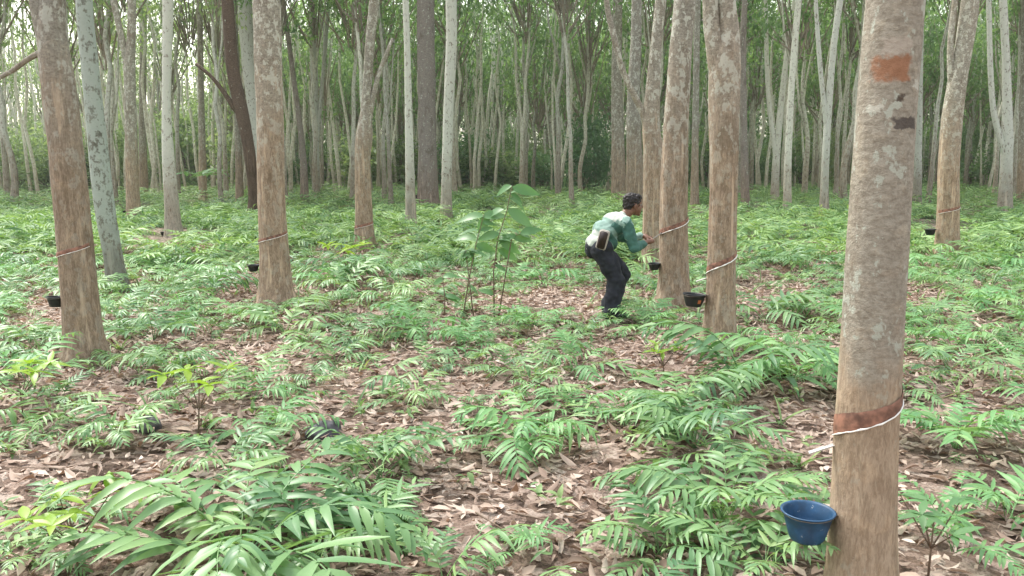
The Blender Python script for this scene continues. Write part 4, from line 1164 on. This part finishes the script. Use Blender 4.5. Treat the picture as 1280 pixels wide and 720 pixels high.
# tapping knife
kw = pbase + Rz @ (gripR - ax * .05) * PS
knife = empty('tapping_knife', kw, YAW); knife.scale = (PS, PS, PS); tag(knife, 'short tapping knife with wooden handle held by the man against the bark', 'knife')
Ltot = (tip - gripR).length + .05
mb = MB(); mb.tube([ax * 0, ax * .03, ax * .12, ax * .215], [.011, .015, .0145, .012], 12); mb.build('handle', M['wood'], knife)
mb = MB(); mb.tube([ax * .215, ax * (Ltot - .03)], [.006, .006], 8)
bl = [ax * (Ltot - .035) + hn * .012, ax * (Ltot + .004) + hn * .014, ax * (Ltot + .004) - hn * .016, ax * (Ltot - .03) - hn * .012]
mb.add([p + hs * .003 for p in bl] + [p - hs * .003 for p in bl], [(0, 1, 2, 3), (7, 6, 5, 4), (0, 4, 5, 1), (1, 5, 6, 2), (2, 6, 7, 3), (3, 7, 4, 0)])
mb.build('blade', M['steel'], knife, smooth=False)

# ------------------------------------------------------------------ haze between the far trees
hz = MB(); x0, x1, y0, y1, z0, z1 = -110, 110, 16, 125, -1.5, 30
hz.add([(x0, y0, z0), (x1, y0, z0), (x1, y1, z0), (x0, y1, z0), (x0, y0, z1), (x1, y0, z1), (x1, y1, z1), (x0, y1, z1)],
       [(3, 2, 1, 0), (4, 5, 6, 7), (0, 1, 5, 4), (1, 2, 6, 5), (2, 3, 7, 6), (3, 0, 4, 7)])
hm = NT('haze'); vsn = hm.n('ShaderNodeVolumeScatter'); vsn.inputs['Color'].default_value = (.95, 1, .95, 1); vsn.inputs['Density'].default_value = .0015; vsn.inputs['Anisotropy'].default_value = .2
hm.link(vsn.outputs[0], hm.out.inputs['Volume'])
tag(hz.build('haze', hm.m, None, False), 'thin humid haze hanging between the far trees', 'haze', None, 'structure')

# ------------------------------------------------------------------ light
world = bpy.data.worlds.new('World'); sc.world = world; world.use_nodes = True
nt = world.node_tree; nt.nodes.clear()
sky = nt.nodes.new('ShaderNodeTexSky'); sky.sky_type = 'NISHITA'; sky.sun_disc = False
EL, AZ = R(58), R(-50)          # sun high, behind the trees on the left
sky.sun_elevation = EL; sky.sun_rotation = AZ; sky.air_density = 2.2; sky.dust_density = 2.5; sky.ozone_density = 1.0
hsv = nt.nodes.new('ShaderNodeHueSaturation'); hsv.inputs['Saturation'].default_value = .35; hsv.inputs['Value'].default_value = 2.5
bg = nt.nodes.new('ShaderNodeBackground'); bg.inputs[1].default_value = .15
wo = nt.nodes.new('ShaderNodeOutputWorld')
nt.links.new(sky.outputs[0], hsv.inputs['Color']); nt.links.new(hsv.outputs[0], bg.inputs[0]); nt.links.new(bg.outputs[0], wo.inputs[0])
sd = bpy.data.lights.new('sun', 'SUN'); sd.energy = 5.0; sd.angle = R(14); sd.color = (1, .965, .90)
sun = bpy.data.objects.new('sun', sd); COL.objects.link(sun)
dv = Vector((math.sin(AZ) * math.cos(EL), math.cos(AZ) * math.cos(EL), math.sin(EL)))
sun.rotation_euler = (-dv).to_track_quat('-Z', 'Y').to_euler(); sun.location = (0, 0, 30)

sc.view_settings.view_transform = 'Standard'; sc.view_settings.look = 'None'; sc.view_settings.exposure = 0
sc.render.engine = 'CYCLES'
sc.cycles.max_bounces = 8; sc.cycles.diffuse_bounces = 4; sc.cycles.glossy_bounces = 2; sc.cycles.transmission_bounces = 4; sc.cycles.transparent_max_bounces = 4
sc.cycles.use_denoising = True
sc.cycles.sample_clamp_indirect = 6
